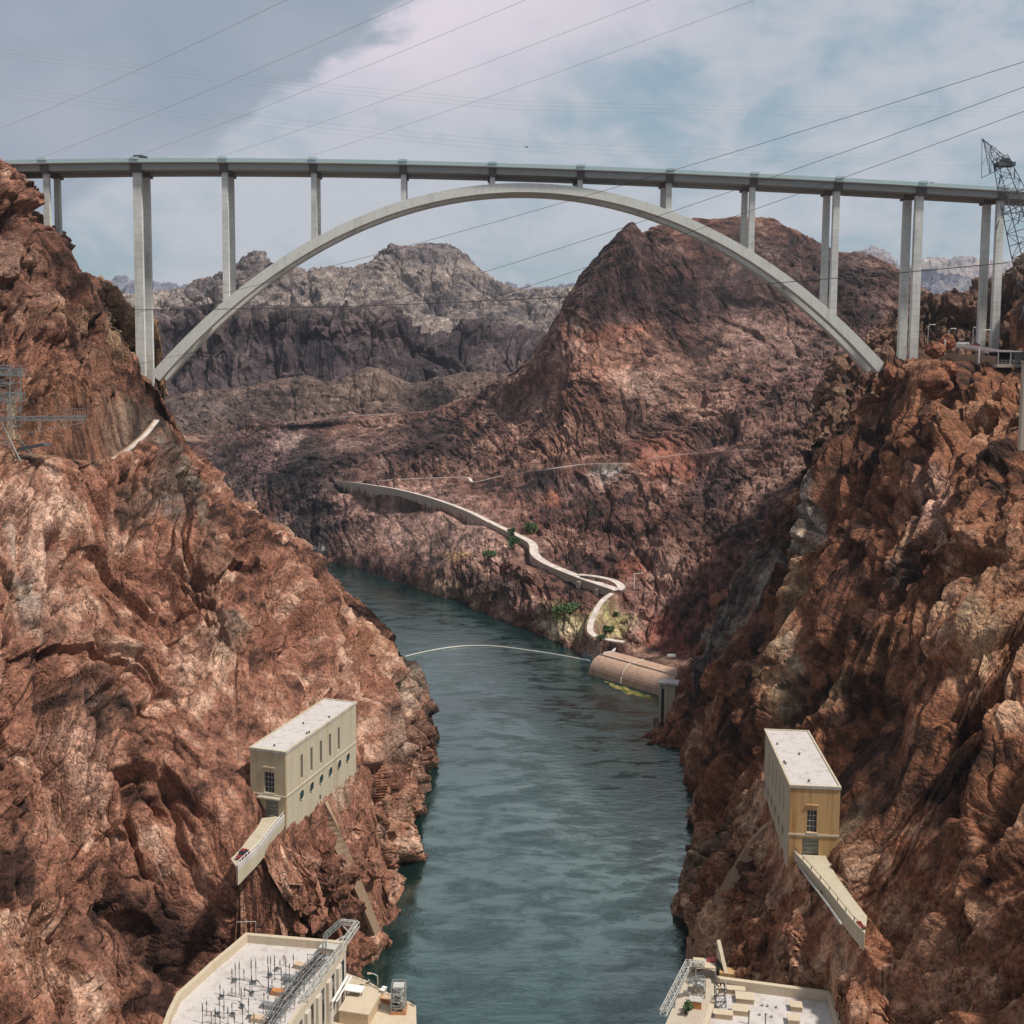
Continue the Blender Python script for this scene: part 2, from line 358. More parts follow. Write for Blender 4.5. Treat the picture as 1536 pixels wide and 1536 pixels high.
def apron(G, line, za, zb, out, width, slope, seed):
    """rock rises against the foot of a wall: line = plan points along the wall, out = +1/-1 side of it"""
    x, y, z = G[..., 0], G[..., 1], G[..., 2]; n = len(line) - 1; best = np.full(x.shape, 1e9); tgt = np.zeros(x.shape)
    for i in range(n):
        a, b = np.array(line[i], float), np.array(line[i + 1], float); e = b - a; L = np.linalg.norm(e); e /= L
        t = (x - a[0]) * e[0] + (y - a[1]) * e[1]; s_ = ((x - a[0]) * e[1] - (y - a[1]) * e[0]) * out
        tc = np.clip(t, 0, L); d = np.hypot(x - a[0] - e[0] * tc, y - a[1] - e[1] * tc)
        d = np.where((s_ < 0) & (s_ > -6) & (t > -2) & (t < L + 2), 0.15, d)
        m = (d < best) & (s_ > -6) & (d < width); best[m] = d[m]
        f = (i + tc / L) / n; tgt[m] = (za + (zb - za) * f)[m]
    p = G.reshape(-1, 3); nz = (fbm(p * np.array([1, 1, .4]) / 7.0, seed, 5) * 2.0 + blocks(p * np.array([1, 1, .5]) / 5.0, seed + 1, 1.6, 30)[0] * 1.6).reshape(x.shape)
    lift = tgt - slope * best + nz
    m = (best < width) & (lift > z)
    rw = sstep(np.arange(G.shape[1], dtype=float), 1, 26)[None, :]
    new = np.where(m, z + (lift - z) * rw, z); up = sstep(new - z, .3, 3.0) * sstep(best, 1.2, 5.0)
    for ln in AVOID:
        dq = np.full(x.shape, 1e9)
        for c in ln: dq = np.minimum(dq, np.hypot(x - c[0], y - c[1]))
        up = up * sstep(dq, 1.0, 6.0)
    G[..., 2] = new; nn = gnormal(G); q = G.reshape(-1, 3)
    e = 4.2 * blocks(q / 9.0, seed + 3, 1.8, 26)[0] + 1.9 * blocks(q / 3.6, seed + 4, 1.8, 30)[0] + 2.4 * fbm(q / 10, seed + 5, 5, .58) - 2.2 * np.exp(-np.abs(vnoise(q * np.array([1, 1, .4]) / 9, seed + 6)) / .07)
    G += np.nan_to_num(nn) * (e.reshape(x.shape) * up)[..., None] * np.where(nn[..., :1] * 0 == 0, 1, 0)
def TB(rows):
    out = []
    for r in rows:
        line = []
        for q in r:
            if len(q) == 3 and q[2] is None: line.append(PZ(q[0], q[1], -4.0))
            elif len(q) == 4: line.append(np.array(q[:3], float))
            else: line.append(P(*q))
        out.append(line)
    return out
def refine(line, n):
    line = np.asarray(line, float); return cr(line, np.linspace(0, len(line) - 1, n))
N_ = None
# left canyon wall: stations run downstream, rows climb from the water to the rim and over it
L_CTRL = TB([
 [(-84,160,8,1),(-120,1500,185),(-150,1200,205),(-170,950,230),(-190,700,280),(-210,480,330),(-230,200,360),(-260,250,430)],
 [(-80,212,14,1),(90,1400,218),(40,1150,238),(20,900,265),(0,690,318),(0,500,372),(0,268,400),(-30,300,470)],
 [(-77,238,18,1),(210,1330,243),(165,1130,257),(130,920,285),(95,700,335),(70,540,385),(72,320,438),(40,360,500)],
 [(-59,257,-4,1),(346,1304,249),(290,1080,278),(230,900,305),(165,705,352),(130,560,400),(118,392,442),(90,420,505)],
 [(-53,270,-4,1),(392,1302,252),(340,1070,289),(275,890,315),(195,697,368),(155,572,412),(142,430,445),(120,455,508)],
 [(555,1460,N_),(432,1255,271.5),(400,1062,300),(330,880,325),(225,690,385),(180,585,425),(163,470,447),(150,490,510)],
 [(593,1320,N_),(542,1160,318),(498,1020,345),(410,860,370),(285,710,425),(240,620,448),(223,557,454),(215,590,520)],
 [(624,1240,N_),(586,1110,385),(542,990,400),(450,850,425),(335,735,455),(285,675,460),(260,640,462),(252,660,540)],
 [(633,1150,N_),(611,1070,455),(575,985,465),(480,880,490),(385,795,510),(348,757,520),(328,736,526),(322,755,620)],
 [(624,1085,N_),(610,1040,520),(575,985,530),(523,915,550),(465,865,572),(437,846,582),(422,833,590),(417,846,680)],
 [(614,1040,N_),(606,1020,575),(594,995,590),(572,962,605),(545,940,618),(531,929,624),(522,922,630),(513,935,700)],
 [(607,1008,N_),(605,1002,625),(600,997,635),(596,993,640),(588,988,645),(579,985,650),(572,983,655),(530,985,700)],
])
R_CTRL = TB([
 [(72,140,-4,1),(76,140,25,1),(84,140,52,1),(96,138,74,1),(112,138,98,1),(132,145,128,1),(155,165,155,1),(185,200,205,1),(195,290,205,1)],
 [(66,187,-4,1),(71,186,25,1),(77,185,47,1),(1480,1540,180),(1620,1330,181),(1760,1050,190),(1880,780,222),(1960,430,270),(2000,430,350)],
 [(62,217,-4,1),(66,219,25,1),(1258,1488,222),(1340,1380,219),(1480,1150,223),(1600,900,250),(1720,680,300),(1800,430,350),(1850,430,450)],
 [(58,233,-4,1),(1150,1490,228),(1240,1352,232),(1345,1215,232),(1440,1010,245),(1540,790,275),(1620,620,325),(1660,430,395),(1680,430,480)],
 [(53,251,-4,1),(1105,1445,249),(1178,1319,249.5),(1290,1180,254),(1400,950,278),(1480,740,312),(1545,590,362),(1570,430,440),(1590,430,540)],
 [(1030,1440,N_),(1085,1330,295),(1155,1250,270),(1262,1120,285),(1345,930,300),(1410,740,335),(1465,600,385),(1500,532,425),(1520,535,520)],
 [(1042,1340,N_),(1080,1240,335),(1124,1160,320),(1200,1040,325),(1280,880,345),(1340,740,375),(1390,610,420),(1410,540,455),(1430,535,540)],
 [(1055,1290,N_),(1076,1200,372),(1101,1120,368),(1160,1000,375),(1225,860,392),(1275,730,415),(1310,620,450),(1335,556,468),(1370,545,560)],
 [(1070,1235,N_),(1076,1165,410),(1088,1090,412),(1130,980,420),(1180,860,435),(1220,740,452),(1258,645,470),(1290,583,482),(1330,580,580)],
 [(1061,1210,N_),(1065,1150,435),(1074,1075,448),(1100,985,458),(1140,880,470),(1175,790,482),(1205,735,492),(1220,712,498),(1270,715,600)],
 [(1005,1150,N_),(1020,1110,475),(1040,1055,488),(1062,1000,497),(1085,940,508),(1105,898,516),(1118,875,522),(1126,860,526),(1180,860,640)],
 [(962,1116,N_),(980,1100,500),(1005,1078,515),(1025,1035,525),(1045,1000,533),(1058,972,540),(1066,958,545),(1071,950,548),(1130,945,660)],
 [(972,1100,N_),(988,1092,515),(1000,1084,520),(1012,1068,530),(1022,1048,542),(1028,1030,550),(1032,1020,556),(1036,1012,560),(1100,1005,660)],
 [(1000,1082,N_),(1010,1078,528),(1018,1074,530),(1028,1068,538),(1038,1062,545),(1046,1058,550),(1052,1056,552),(1058,1054,555),(1120,1040,660)],
])
M_CTRL = TB([
 [(150,900,N_),(150,800,1040),(150,770,1090),(150,730,1180),(150,697,1280),(150,668,1380),(150,648,1480),(150,632,1600),(150,640,1900)],
 [(325,860,N_),(340,800,1040),(335,770,1090),(330,730,1180),(328,697,1280),(328,668,1380),(330,648,1480),(330,632,1600),(330,640,1900)],
 [(425,838,N_),(425,800,1000),(425,770,1040),(425,735,1100),(430,700,1180),(435,670,1270),(440,645,1360),(440,634,1420),(440,640,1900)],
 [(500,850,N_),(505,820,950),(512,780,985),(525,735,1020),(540,705,1080),(545,670,1200),(545,640,1320),(545,624,1400),(545,630,1900)],
 [(610,885,N_),(615,850,850),(625,800,890),(640,745,950),(650,708,1030),(650,668,1130),(645,635,1260),(640,616,1370),(640,625,1800)],
 [(700,918,N_),(705,880,775),(712,830,815),(725,775,870),(735,715,980),(735,660,1080),(725,620,1180),(715,592,1280),(715,600,1600)],
 [(790,950,N_),(790,905,715),(795,855,755),(805,805,815),(820,720,920),(820,650,1010),(810,585,1090),(800,540,1150),(790,560,1500)],
 [(850,985,N_),(855,940,665),(862,895,700),(870,850,745),(885,740,900),(880,640,980),(872,540,1060),(868,425,1130),(860,450,1400)],
 [(900,1005,N_),(915,962,645),(930,915,675),(945,860,715),(950,730,870),(945,620,980),(940,510,1070),(940,338,1150),(943,420,1400)],
 [(930,1018,N_),(950,968,626),(970,917,655),(988,860,697),(997,735,850),(995,620,965),(985,512,1065),(966,352,1165),(966,425,1430)],
 [(960,1030,N_),(985,975,608),(1010,920,640),(1030,860,680),(1045,740,830),(1045,620,950),(1045,515,1060),(1002,336,1180),(1050,430,1450)],
 [(1020,1055,N_),(1060,1000,570),(1085,930,600),(1110,860,640),(1130,740,770),(1140,620,900),(1145,505,1050),(1150,330,1220),(1150,420,1500)],
 [(1090,1080,N_),(1130,1020,540),(1160,940,570),(1190,860,600),(1220,740,720),(1235,620,850),(1240,500,1020),(1240,370,1200),(1240,440,1500)],
 [(1150,1100,N_),(1200,1030,530),(1240,940,550),(1280,860,580),(1310,740,690),(1330,620,800),(1335,510,980),(1340,398,1150),(1340,460,1400)],
 [(1250,1120,N_),(1290,1040,530),(1330,950,550),(1370,860,580),(1410,740,690),(1430,620,800),(1440,540,980),(1440,470,1100),(1440,500,1300)],
])
def rows_of(tbl): return TB(tbl)
N_CTRL = TB([   # brown knoll behind the right-hand columns
 [(1215,680,560),(1220,650,585),(1225,625,605),(1230,605,620),(1235,610,720)],
 [(1258,640,560),(1262,590,585),(1268,556,605),(1275,530,620),(1280,545,720)],
 [(1300,620,560),(1305,560,590),(1310,525,612),(1318,492,630),(1320,510,730)],
 [(1370,610,560),(1375,550,590),(1378,505,615),(1382,458,640),(1382,480,740)],
 [(1440,610,560),(1442,550,585),(1444,500,612),(1446,438,640),(1450,470,740)],
 [(1510,610,540),(1510,540,570),(1510,480,600),(1512,408,630),(1520,450,740)],
 [(1580,600,520),(1580,520,560),(1580,440,590),(1585,355,620),(1590,420,740)],
 [(1700,600,500),(1700,500,560),(1700,420,590),(1700,330,620),(1700,400,740)],
])
B_CTRL = TB([   # dark cliff band downstream
 [(100,668,1500),(105,580,1680),(110,520,1760),(120,470,1850),(120,500,2300)],
 [(230,668,1500),(232,575,1660),(235,520,1720),(240,468,1800),(240,500,2300)],
 [(320,668,1500),(320,570,1650),(322,515,1700),(325,462,1780),(325,500,2300)],
 [(420,668,1500),(420,570,1640),(420,515,1690),(420,460,1770),(420,495,2300)],
 [(510,668,1500),(510,570,1650),(510,515,1700),(510,462,1780),(510,495,2300)],
 [(590,668,1500),(590,570,1650),(590,515,1720),(588,460,1800),(588,495,2300)],
 [(632,668,1500),(632,575,1660),(634,540,1740),(636,505,1830),(636,520,2300)],
 [(700,668,1500),(700,575,1660),(702,535,1760),(705,484,1860),(705,515,2300)],
 [(765,668,1500),(765,575,1680),(768,540,1780),(772,495,1900),(772,520,2300)],
 [(830,668,1500),(832,570,1700),(835,545,1800),(838,512,1950),(838,530,2300)],
 [(930,668,1500),(930,575,1700),(930,555,1800),(930,530,1950),(930,540,2300)],
])
C_CTRL = TB([   # tan mountains behind
 [(90,560,2300),(90,510,2600),(95,470,2900),(100,440,3200),(100,470,4200)],
 [(200,560,2300),(200,515,2600),(200,475,2900),(205,446,3200),(205,470,4200)],
 [(285,560,2300),(285,510,2600),(288,465,2900),(290,430,3200),(290,470,4200)],
 [(335,560,2300),(335,505,2600),(338,460,2900),(338,415,3150),(338,470,4200)],
 [(388,560,2300),(388,500,2600),(388,445,2900),(388,382,3200),(388,460,4200)],
 [(418,560,2300),(418,505,2600),(416,450,2900),(415,402,3150),(415,460,4200)],
 [(460,560,2300),(460,510,2600),(458,460,2900),(458,408,3250),(458,460,4200)],
 [(550,560,2300),(550,505,2600),(548,455,2900),(545,400,3300),(545,460,4200)],
 [(600,560,2300),(600,510,2600),(600,450,3000),(600,376,3400),(600,440,4300)],
 [(665,560,2300),(665,510,2600),(664,450,3000),(664,374,3400),(664,440,4300)],
 [(712,560,2300),(712,510,2600),(712,460,3000),(712,398,3350),(712,445,4300)],
 [(762,560,2300),(762,515,2600),(762,470,2950),(762,432,3300),(762,455,4200)],
 [(860,560,2300),(860,520,2600),(860,475,2950),(860,438,3300),(860,460,4200)],
 [(1000,560,2300),(1000,520,2600),(1000,480,2950),(1000,450,3300),(1000,470,4200)],
])
E_CTRL = TB([[(x, 690, 1440), (x, 645, 1460), (x, (y + 645) / 2, 1500), (x, y, 1560), (x, y + 12, 1720)] for x, y in ((130, 612), (240, 600), (310, 584), (380, 578), (450, 566), (510, 572), (560, 556), (620, 574), (680, 566), (740, 560), (800, 566), (860, 570), (960, 580))])
def far_rows(pts, Y):
    return TB([[(x, 580, Y * .7), (x, y + .55 * (560 - y), Y * .85), (x, y, Y), (x, y + 25, Y * 1.3)] for x, y in pts])
D1_CTRL = far_rows([(60,436),(130,432),(175,428),(215,427),(250,434),(300,437),(420,440),(600,440),(740,433),(800,434),(850,428),(900,430),(1000,440)], 7000)
D2_CTRL = far_rows([(1150,420),(1230,398),(1265,392),(1298,380),(1325,386),(1352,402),(1385,396),(1430,390),(1480,394),(1540,400),(1650,392),(1800,405)], 6500)
D3_CTRL = far_rows([(1150,440),(1260,432),(1330,424),(1390,412),(1430,424),(1480,434),(1560,438),(1700,440)], 4300)
# ------------------------------------------------------------------ fixed places used by terrain and objects
ZR = 78.0
def frame(o, e):
    e = np.array(e, float); e /= np.linalg.norm(e); return np.array(o, float), e
_a, _b = PZ(428,1131,ZR), PZ(534,1056,ZR)
OL_O, OL_E = frame(_a[:2], (_b - _a)[:2]); OL_S = np.array([-OL_E[1], OL_E[0]]); OL_W, OL_L = 10.6, float(np.linalg.norm(_b - _a))      # side axis points into the cliff
_a, _b = PZ(1186,1181,ZR), PZ(1148,1097,ZR)
OR_O, OR_E = frame(_a[:2], (_b - _a)[:2]); OR_S = np.array([OR_E[1], -OR_E[0]]); OR_W, OR_L = 12.0, float(np.linalg.norm(_b - _a))
def foot(o, e, s, w, l, a=0.0): return [tuple(o - e * a), tuple(o + s * w - e * a), tuple(o + s * w + e * (l + a)), tuple(o + e * (l + a))]
ZP, ZT = 42.0, 30.0                                # powerhouse roof, river terrace
PH_L = [tuple(PZ(x, y, ZP)[:2]) for x, y in ((519,1424),(369,1411),(352,1426),(316,1456),(297,1474),(266,1502),(252,1530),(215,1640),(170,1800),(330,1800),(400,1620),(440,1536))]
PH_R = [tuple(PZ(x, y, ZP)[:2]) for x, y in ((1075,1478),(1246,1501),(1257,1536),(1300,1680),(1340,1800),(940,1800),(1020,1640),(1057,1536))]
TER_L = [tuple(PZ(x, y, ZT)[:2]) for x, y in ((500,1452),(519,1462),(552,1474),(572,1487),(617,1507),(623,1511),(624,1545),(625,1700),(625,1850),(420,1850),(450,1600),(500,1520))]
TER_R = [tuple(PZ(x, y, ZT)[:2]) for x, y in ((1032,1464),(1075,1452),(1105,1480),(1080,1520),(1060,1620),(1000,1850),(880,1850),(960,1640),(1000,1536))]
ZRL, ZRR = 60.5, 61.0
RL_OUT = [tuple(PZ(x, y, ZRL)[:2]) for x, y in ((430,1223),(419,1234),(408,1247),(399,1260),(390,1272),(376,1286),(358,1302),(345,1314))]
RR_OUT = [tuple(PZ(x, y, ZRR)[:2]) for x, y in ((1192,1283),(1221,1317),(1249,1350),(1277,1383),(1300,1408),(1312,1424))]
RAMP_L = [tuple(PZ(x, y, ZRL)[:2]) for x, y in ((430,1223),(392,1227),(384,1242),(370,1260),(354,1279),(340,1296),(352,1312),(366,1298),(388,1275),(404,1253),(418,1236))]
RAMP_R = [tuple(PZ(x, y, ZRR)[:2]) for x, y in ((1192,1283),(1240,1283),(1268,1326),(1302,1372),(1300,1404),(1262,1364),(1222,1318))]
ROAD = refine([P(*q) for q in ((505,722,1055),(530,724,1020),(565,729,975),(600,735,945),(650,748,920),(700,766,890),(735,783,855),(770,800,825),(798,815,800),(803,832,775),(822,846,752),(868,865,720),(902,877,702),(926,885,690))], 90)
HAIR = refine([P(*q) for q in ((926,885,690),(932,880,697),(920,871,708),(895,865,716),(868,862,724))], 24)
LOWR = refine([P(*q) for q in ((918,890,684),(902,903,670),(890,925,655),(885,944,640),(893,954,632),(915,960,624),(935,963,618))], 30)
UPR = refine([P(*q) for q in ((425,637,1425),(450,631,1410),(500,626,1395),(560,622,1380),(620,619,1370),(668,616,1360))], 40)
BENCH_L = refine([P(*q) for q in ((236,630,436),(222,648,424),(205,664,410),(182,682,392),(160,692,376),(135,697,362),(112,697,350),(90,692,342))], 30)
def dist_off(G, layer_amp, road_d, r0, r1): return layer_amp * sstep(road_d, r0, r1)
Q = float(__import__('os').environ.get('TQ', '1')) if False else 1.0
TERR = {}
def surf_line(ctrl, pts, n):
    G = loft(ctrl, 400, 400); gx, gy = proj(G.reshape(-1, 3)); out = []
    for x, y in pts:
        w = np.exp(-((gx - x) ** 2 + (gy - y) ** 2) / 18.0) + 1e-12; out.append((G.reshape(-1, 3) * w[:, None]).sum(0) / w.sum())
    return refine(out, n)
PATH = surf_line(M_CTRL, ((540,723),(600,719),(650,717),(700,716),(712,723),(760,712),(820,704),(880,696),(943,695)), 50)
PATH2 = surf_line(M_CTRL, ((985,686),(1040,680),(1090,676),(1120,674)), 24)
ROAD_H = ((0, .05, .12, .18, .24, .36, .40, .46, .55, .7, .8, .88, 1), (4, 13, 12, 5, 4, 10, 12, 4, 5, 8, 3, 6, 2))
FL_L = refine([P(488,1207,297.5), P(512,1262,300), P(540,1330,306), P(566,1396,314)], 24)
FL_R = refine([P(1154,1236,286), P(1118,1280,289), P(1078,1345,297), P(1036,1438,311)], 24)
AVOID += [FL_L, FL_R]
def terrain(name, ctrl, nu, nv, seed, s, amp, cols, zones, mat, aniso=(1, 1, .6), roads=(), cuts=(), fine=1.0, streak=.5, flats=(), flip=False, facet=(1, 1, 1), shear=0.0, crack=1.0, damps=(), lean=0.0, big=0.0, aprons=()):
    G = loft(ctrl, int(nu * Q), int(nv * Q))
    px, py = proj(G.reshape(-1, 3))
    n = gnormal(G).reshape(-1, 3)
    if flip: n = -n
    p = G.reshape(-1, 3)
    # fracture coordinates lie in the face itself: along it, and up the fall line
    U = np.cumsum(np.concatenate([np.zeros((1, G.shape[1])), np.linalg.norm(np.diff(G, axis=0), axis=2)]), 0).mean(1)[:, None].repeat(G.shape[1], 1).ravel()
    V = np.cumsum(np.concatenate([np.zeros((G.shape[0], 1)), np.linalg.norm(np.diff(G, axis=1), axis=2)], 1), 1).ravel()
    an = np.array(aniso); ca, sa = math.cos(rad(lean)), math.sin(rad(lean))
    A = (U * ca + V * sa) / s; B = (-U * sa + V * ca) * an[2] / s; O = np.zeros(len(p))
    w = np.stack([fbm(p / (60 * s), seed + 70 + k, 2) for k in range(2)] + [O], 1) * 14
    q = np.stack([A, B, O + .37], 1) + w
    qf = q + np.stack([fbm(p / (9 * s), seed + 80 + k, 2) for k in range(2)] + [O], 1) * 1.6
    rid = fbm(q * np.array([1, .5, 1]) / 60, seed, 4, .5, True)
    g1 = np.abs(vnoise(q * np.array([1, .45, 1]) / 44 + 5.5, seed + 8)); g2 = np.abs(vnoise(qf * np.array([1, .5, 1]) / 17 + 2.5, seed + 9)); g3 = np.abs(vnoise(qf * np.array([.45, 1, 1]) / 26 + 9.5, seed + 10))
    c0, r0, k0 = blocks(q / 23, seed + 6, 2.0, 44)
    c1, r1, k1 = cells(q / 34, seed + 1, 3.2, .6)
    c2, r2, k2 = blocks(qf / 9.0, seed + 2, 2.0, 55)
    c3, r3, k3 = blocks(qf / 3.4, seed + 3, 2.0, 50)
    f = fbm(p / (11 * s), seed + 5, 5, .58)
    d = amp * s * (5.0 * (rid - .25) + facet[0] * (4.0 * c1 + 6.0 * c0) + facet[1] * 3.6 * c2 + facet[2] * 1.5 * c3 + 2.0 * fine * f)
    d -= crack * amp * s * (8.5 * np.exp(-g1 / .05) + 4.6 * np.exp(-g2 / .055) + 3.4 * np.exp(-g3 / .05) + .8 * (1 - sstep(k2, 0, .12)) + .25 * (1 - sstep(k3, 0, .15)))
    if big: d += big * fbm(p * np.array([1, .7, 1]) / (125 * s), seed + 12, 4, .55, True)
    d -= d.mean()
    # calmer near man-made beds
    G2 = G.copy(); damp = np.ones(len(p))
    for line, fl, bl, dr, *_w in roads:
        x, y = p[:, 0], p[:, 1]; best = np.full(len(p), 1e9)
        for a, b in zip(line[:-1:2], line[1::2]):
            m = (a + b) / 2; best = np.minimum(best, np.hypot(x - m[0], y - m[1]))
        damp = np.minimum(damp, .12 + .88 * sstep(best, fl, bl + 8))
    for line, r0, r1_, k in damps:
        best = np.full(len(p), 1e9)
        for m in line[::2]: best = np.minimum(best, np.sqrt(((p - m) ** 2).sum(1)))
        damp = np.minimum(damp, k + (1 - k) * sstep(best, r0, r1_))
    for (cx, cy, r0, r1_, lvl, k) in flats:
        rr = np.hypot(p[:, 0] - cx, p[:, 1] - cy); damp = np.minimum(damp, k + (1 - k) * sstep(rr, r0, r1_))
    # keep the rim line near where it belongs
    v = np.linspace(0, 1, G.shape[1])[None, :].repeat(G.shape[0], 0).ravel()
    d = d * damp
    G2 = (p + n * d[:, None]).reshape(G.shape)
    for (cx, cy, r0, r1_, lvl, k) in flats:
        if lvl is None: continue
        rr = np.hypot(G2[..., 0] - cx, G2[..., 1] - cy); ww = 1 - sstep(rr, r0, r1_)
        G2[..., 2] = G2[..., 2] * (1 - ww) + (lvl + .25 * d.reshape(ww.shape)) * ww
    for rd in roads: to_poly(G2, *rd)
    for ap in aprons: apron(G2, *ap)
    for poly, top_, lo, pad in cuts: cut_box(G2, poly, top_, lo, pad)
    base, dark, light = cols
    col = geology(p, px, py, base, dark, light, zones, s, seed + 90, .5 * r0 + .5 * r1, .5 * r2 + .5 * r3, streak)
    o = grid_mesh(name, G2, col, mat, False, flip); tag(o, kind='structure'); TERR[name] = o
    return o
L_COLS = ((.285,.130,.083), (.044,.020,.015), (.58,.375,.27))
R_COLS = ((.250,.104,.055), (.034,.016,.011), (.54,.33,.21))
M_COLS = ((.165,.080,.060), (.026,.016,.016), (.38,.24,.185))
pink, grey, redd, darkc, tanc, white = (.40,.235,.18), (.26,.225,.18), (.24,.058,.034), (.040,.026,.026), (.42,.29,.19), (.55,.50,.43)
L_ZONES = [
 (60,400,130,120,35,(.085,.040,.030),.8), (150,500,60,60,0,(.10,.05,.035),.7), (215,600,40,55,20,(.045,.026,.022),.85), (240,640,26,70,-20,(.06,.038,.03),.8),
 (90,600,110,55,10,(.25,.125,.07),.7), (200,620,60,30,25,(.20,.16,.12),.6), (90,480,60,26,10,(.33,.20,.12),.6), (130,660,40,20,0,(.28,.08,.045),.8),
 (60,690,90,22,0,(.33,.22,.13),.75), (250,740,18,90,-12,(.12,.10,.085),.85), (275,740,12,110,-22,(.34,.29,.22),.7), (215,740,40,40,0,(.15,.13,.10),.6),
 (50,850,70,150,-15,(.44,.29,.22),.6), (100,1150,70,110,0,(.44,.27,.20),.6), (25,900,12,120,-15,(.55,.46,.38),.6), (160,1040,50,40,20,(.05,.032,.028),.85),  # the near-black zone paints in the shade of a crevice
 (130,1060,26,50,-30,(.035,.025,.022),.8), (320,880,22,90,-15,(.10,.06,.045),.6), (330,960,30,40,30,(.50,.38,.28),.6), (280,1000,30,50,10,(.44,.29,.21),.55),  # first zone paints more of that crevice's shade
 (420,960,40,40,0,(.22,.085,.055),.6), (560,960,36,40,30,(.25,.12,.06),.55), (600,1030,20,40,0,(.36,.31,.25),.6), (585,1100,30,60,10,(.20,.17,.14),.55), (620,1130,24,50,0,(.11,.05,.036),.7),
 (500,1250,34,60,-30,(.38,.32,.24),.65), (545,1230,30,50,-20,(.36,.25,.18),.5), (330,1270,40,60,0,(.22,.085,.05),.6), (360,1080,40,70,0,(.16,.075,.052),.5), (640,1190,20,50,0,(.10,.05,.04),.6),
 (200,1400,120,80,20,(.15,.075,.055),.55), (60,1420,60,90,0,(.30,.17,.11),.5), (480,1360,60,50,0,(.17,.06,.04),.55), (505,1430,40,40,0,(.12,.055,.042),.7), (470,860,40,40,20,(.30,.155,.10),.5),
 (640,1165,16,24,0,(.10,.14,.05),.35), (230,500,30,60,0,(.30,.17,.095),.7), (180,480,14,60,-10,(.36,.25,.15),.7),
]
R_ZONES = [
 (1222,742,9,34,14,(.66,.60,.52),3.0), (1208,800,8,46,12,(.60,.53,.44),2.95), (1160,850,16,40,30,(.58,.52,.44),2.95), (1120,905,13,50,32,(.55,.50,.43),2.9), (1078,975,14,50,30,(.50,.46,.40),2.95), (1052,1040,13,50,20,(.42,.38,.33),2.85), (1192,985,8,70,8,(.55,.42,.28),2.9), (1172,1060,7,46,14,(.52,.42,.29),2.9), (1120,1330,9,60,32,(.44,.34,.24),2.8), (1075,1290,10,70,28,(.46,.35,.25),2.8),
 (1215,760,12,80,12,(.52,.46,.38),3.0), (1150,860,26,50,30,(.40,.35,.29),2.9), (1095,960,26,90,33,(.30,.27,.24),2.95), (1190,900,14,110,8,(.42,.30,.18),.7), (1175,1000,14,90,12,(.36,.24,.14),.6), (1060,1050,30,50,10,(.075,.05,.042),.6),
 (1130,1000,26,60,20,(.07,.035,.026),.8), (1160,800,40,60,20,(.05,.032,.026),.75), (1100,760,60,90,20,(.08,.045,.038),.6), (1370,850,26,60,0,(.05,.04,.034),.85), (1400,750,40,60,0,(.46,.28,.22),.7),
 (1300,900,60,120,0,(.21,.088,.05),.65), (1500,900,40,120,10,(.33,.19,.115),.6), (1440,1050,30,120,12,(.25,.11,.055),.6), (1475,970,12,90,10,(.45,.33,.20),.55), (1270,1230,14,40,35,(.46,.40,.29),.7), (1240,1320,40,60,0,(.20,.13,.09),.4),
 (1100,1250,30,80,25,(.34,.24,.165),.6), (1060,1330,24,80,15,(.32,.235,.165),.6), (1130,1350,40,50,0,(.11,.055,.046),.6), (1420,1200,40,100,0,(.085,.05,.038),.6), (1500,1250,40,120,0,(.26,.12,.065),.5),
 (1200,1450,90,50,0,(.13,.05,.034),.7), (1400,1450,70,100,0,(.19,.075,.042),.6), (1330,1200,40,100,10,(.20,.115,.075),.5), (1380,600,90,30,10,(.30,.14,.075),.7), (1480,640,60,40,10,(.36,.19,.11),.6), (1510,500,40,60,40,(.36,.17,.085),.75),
 (1430,535,60,14,0,(.27,.19,.13),.8), (1300,640,30,60,30,(.15,.068,.04),.6), (1240,690,40,60,20,(.075,.04,.032),.6), (1180,1150,20,60,10,(.12,.05,.04),.5), (1340,1000,18,90,10,(.30,.16,.09),.5), (1400,960,12,60,15,(.42,.30,.19),.5), (1275,1060,16,50,25,(.34,.24,.15),.55),
]
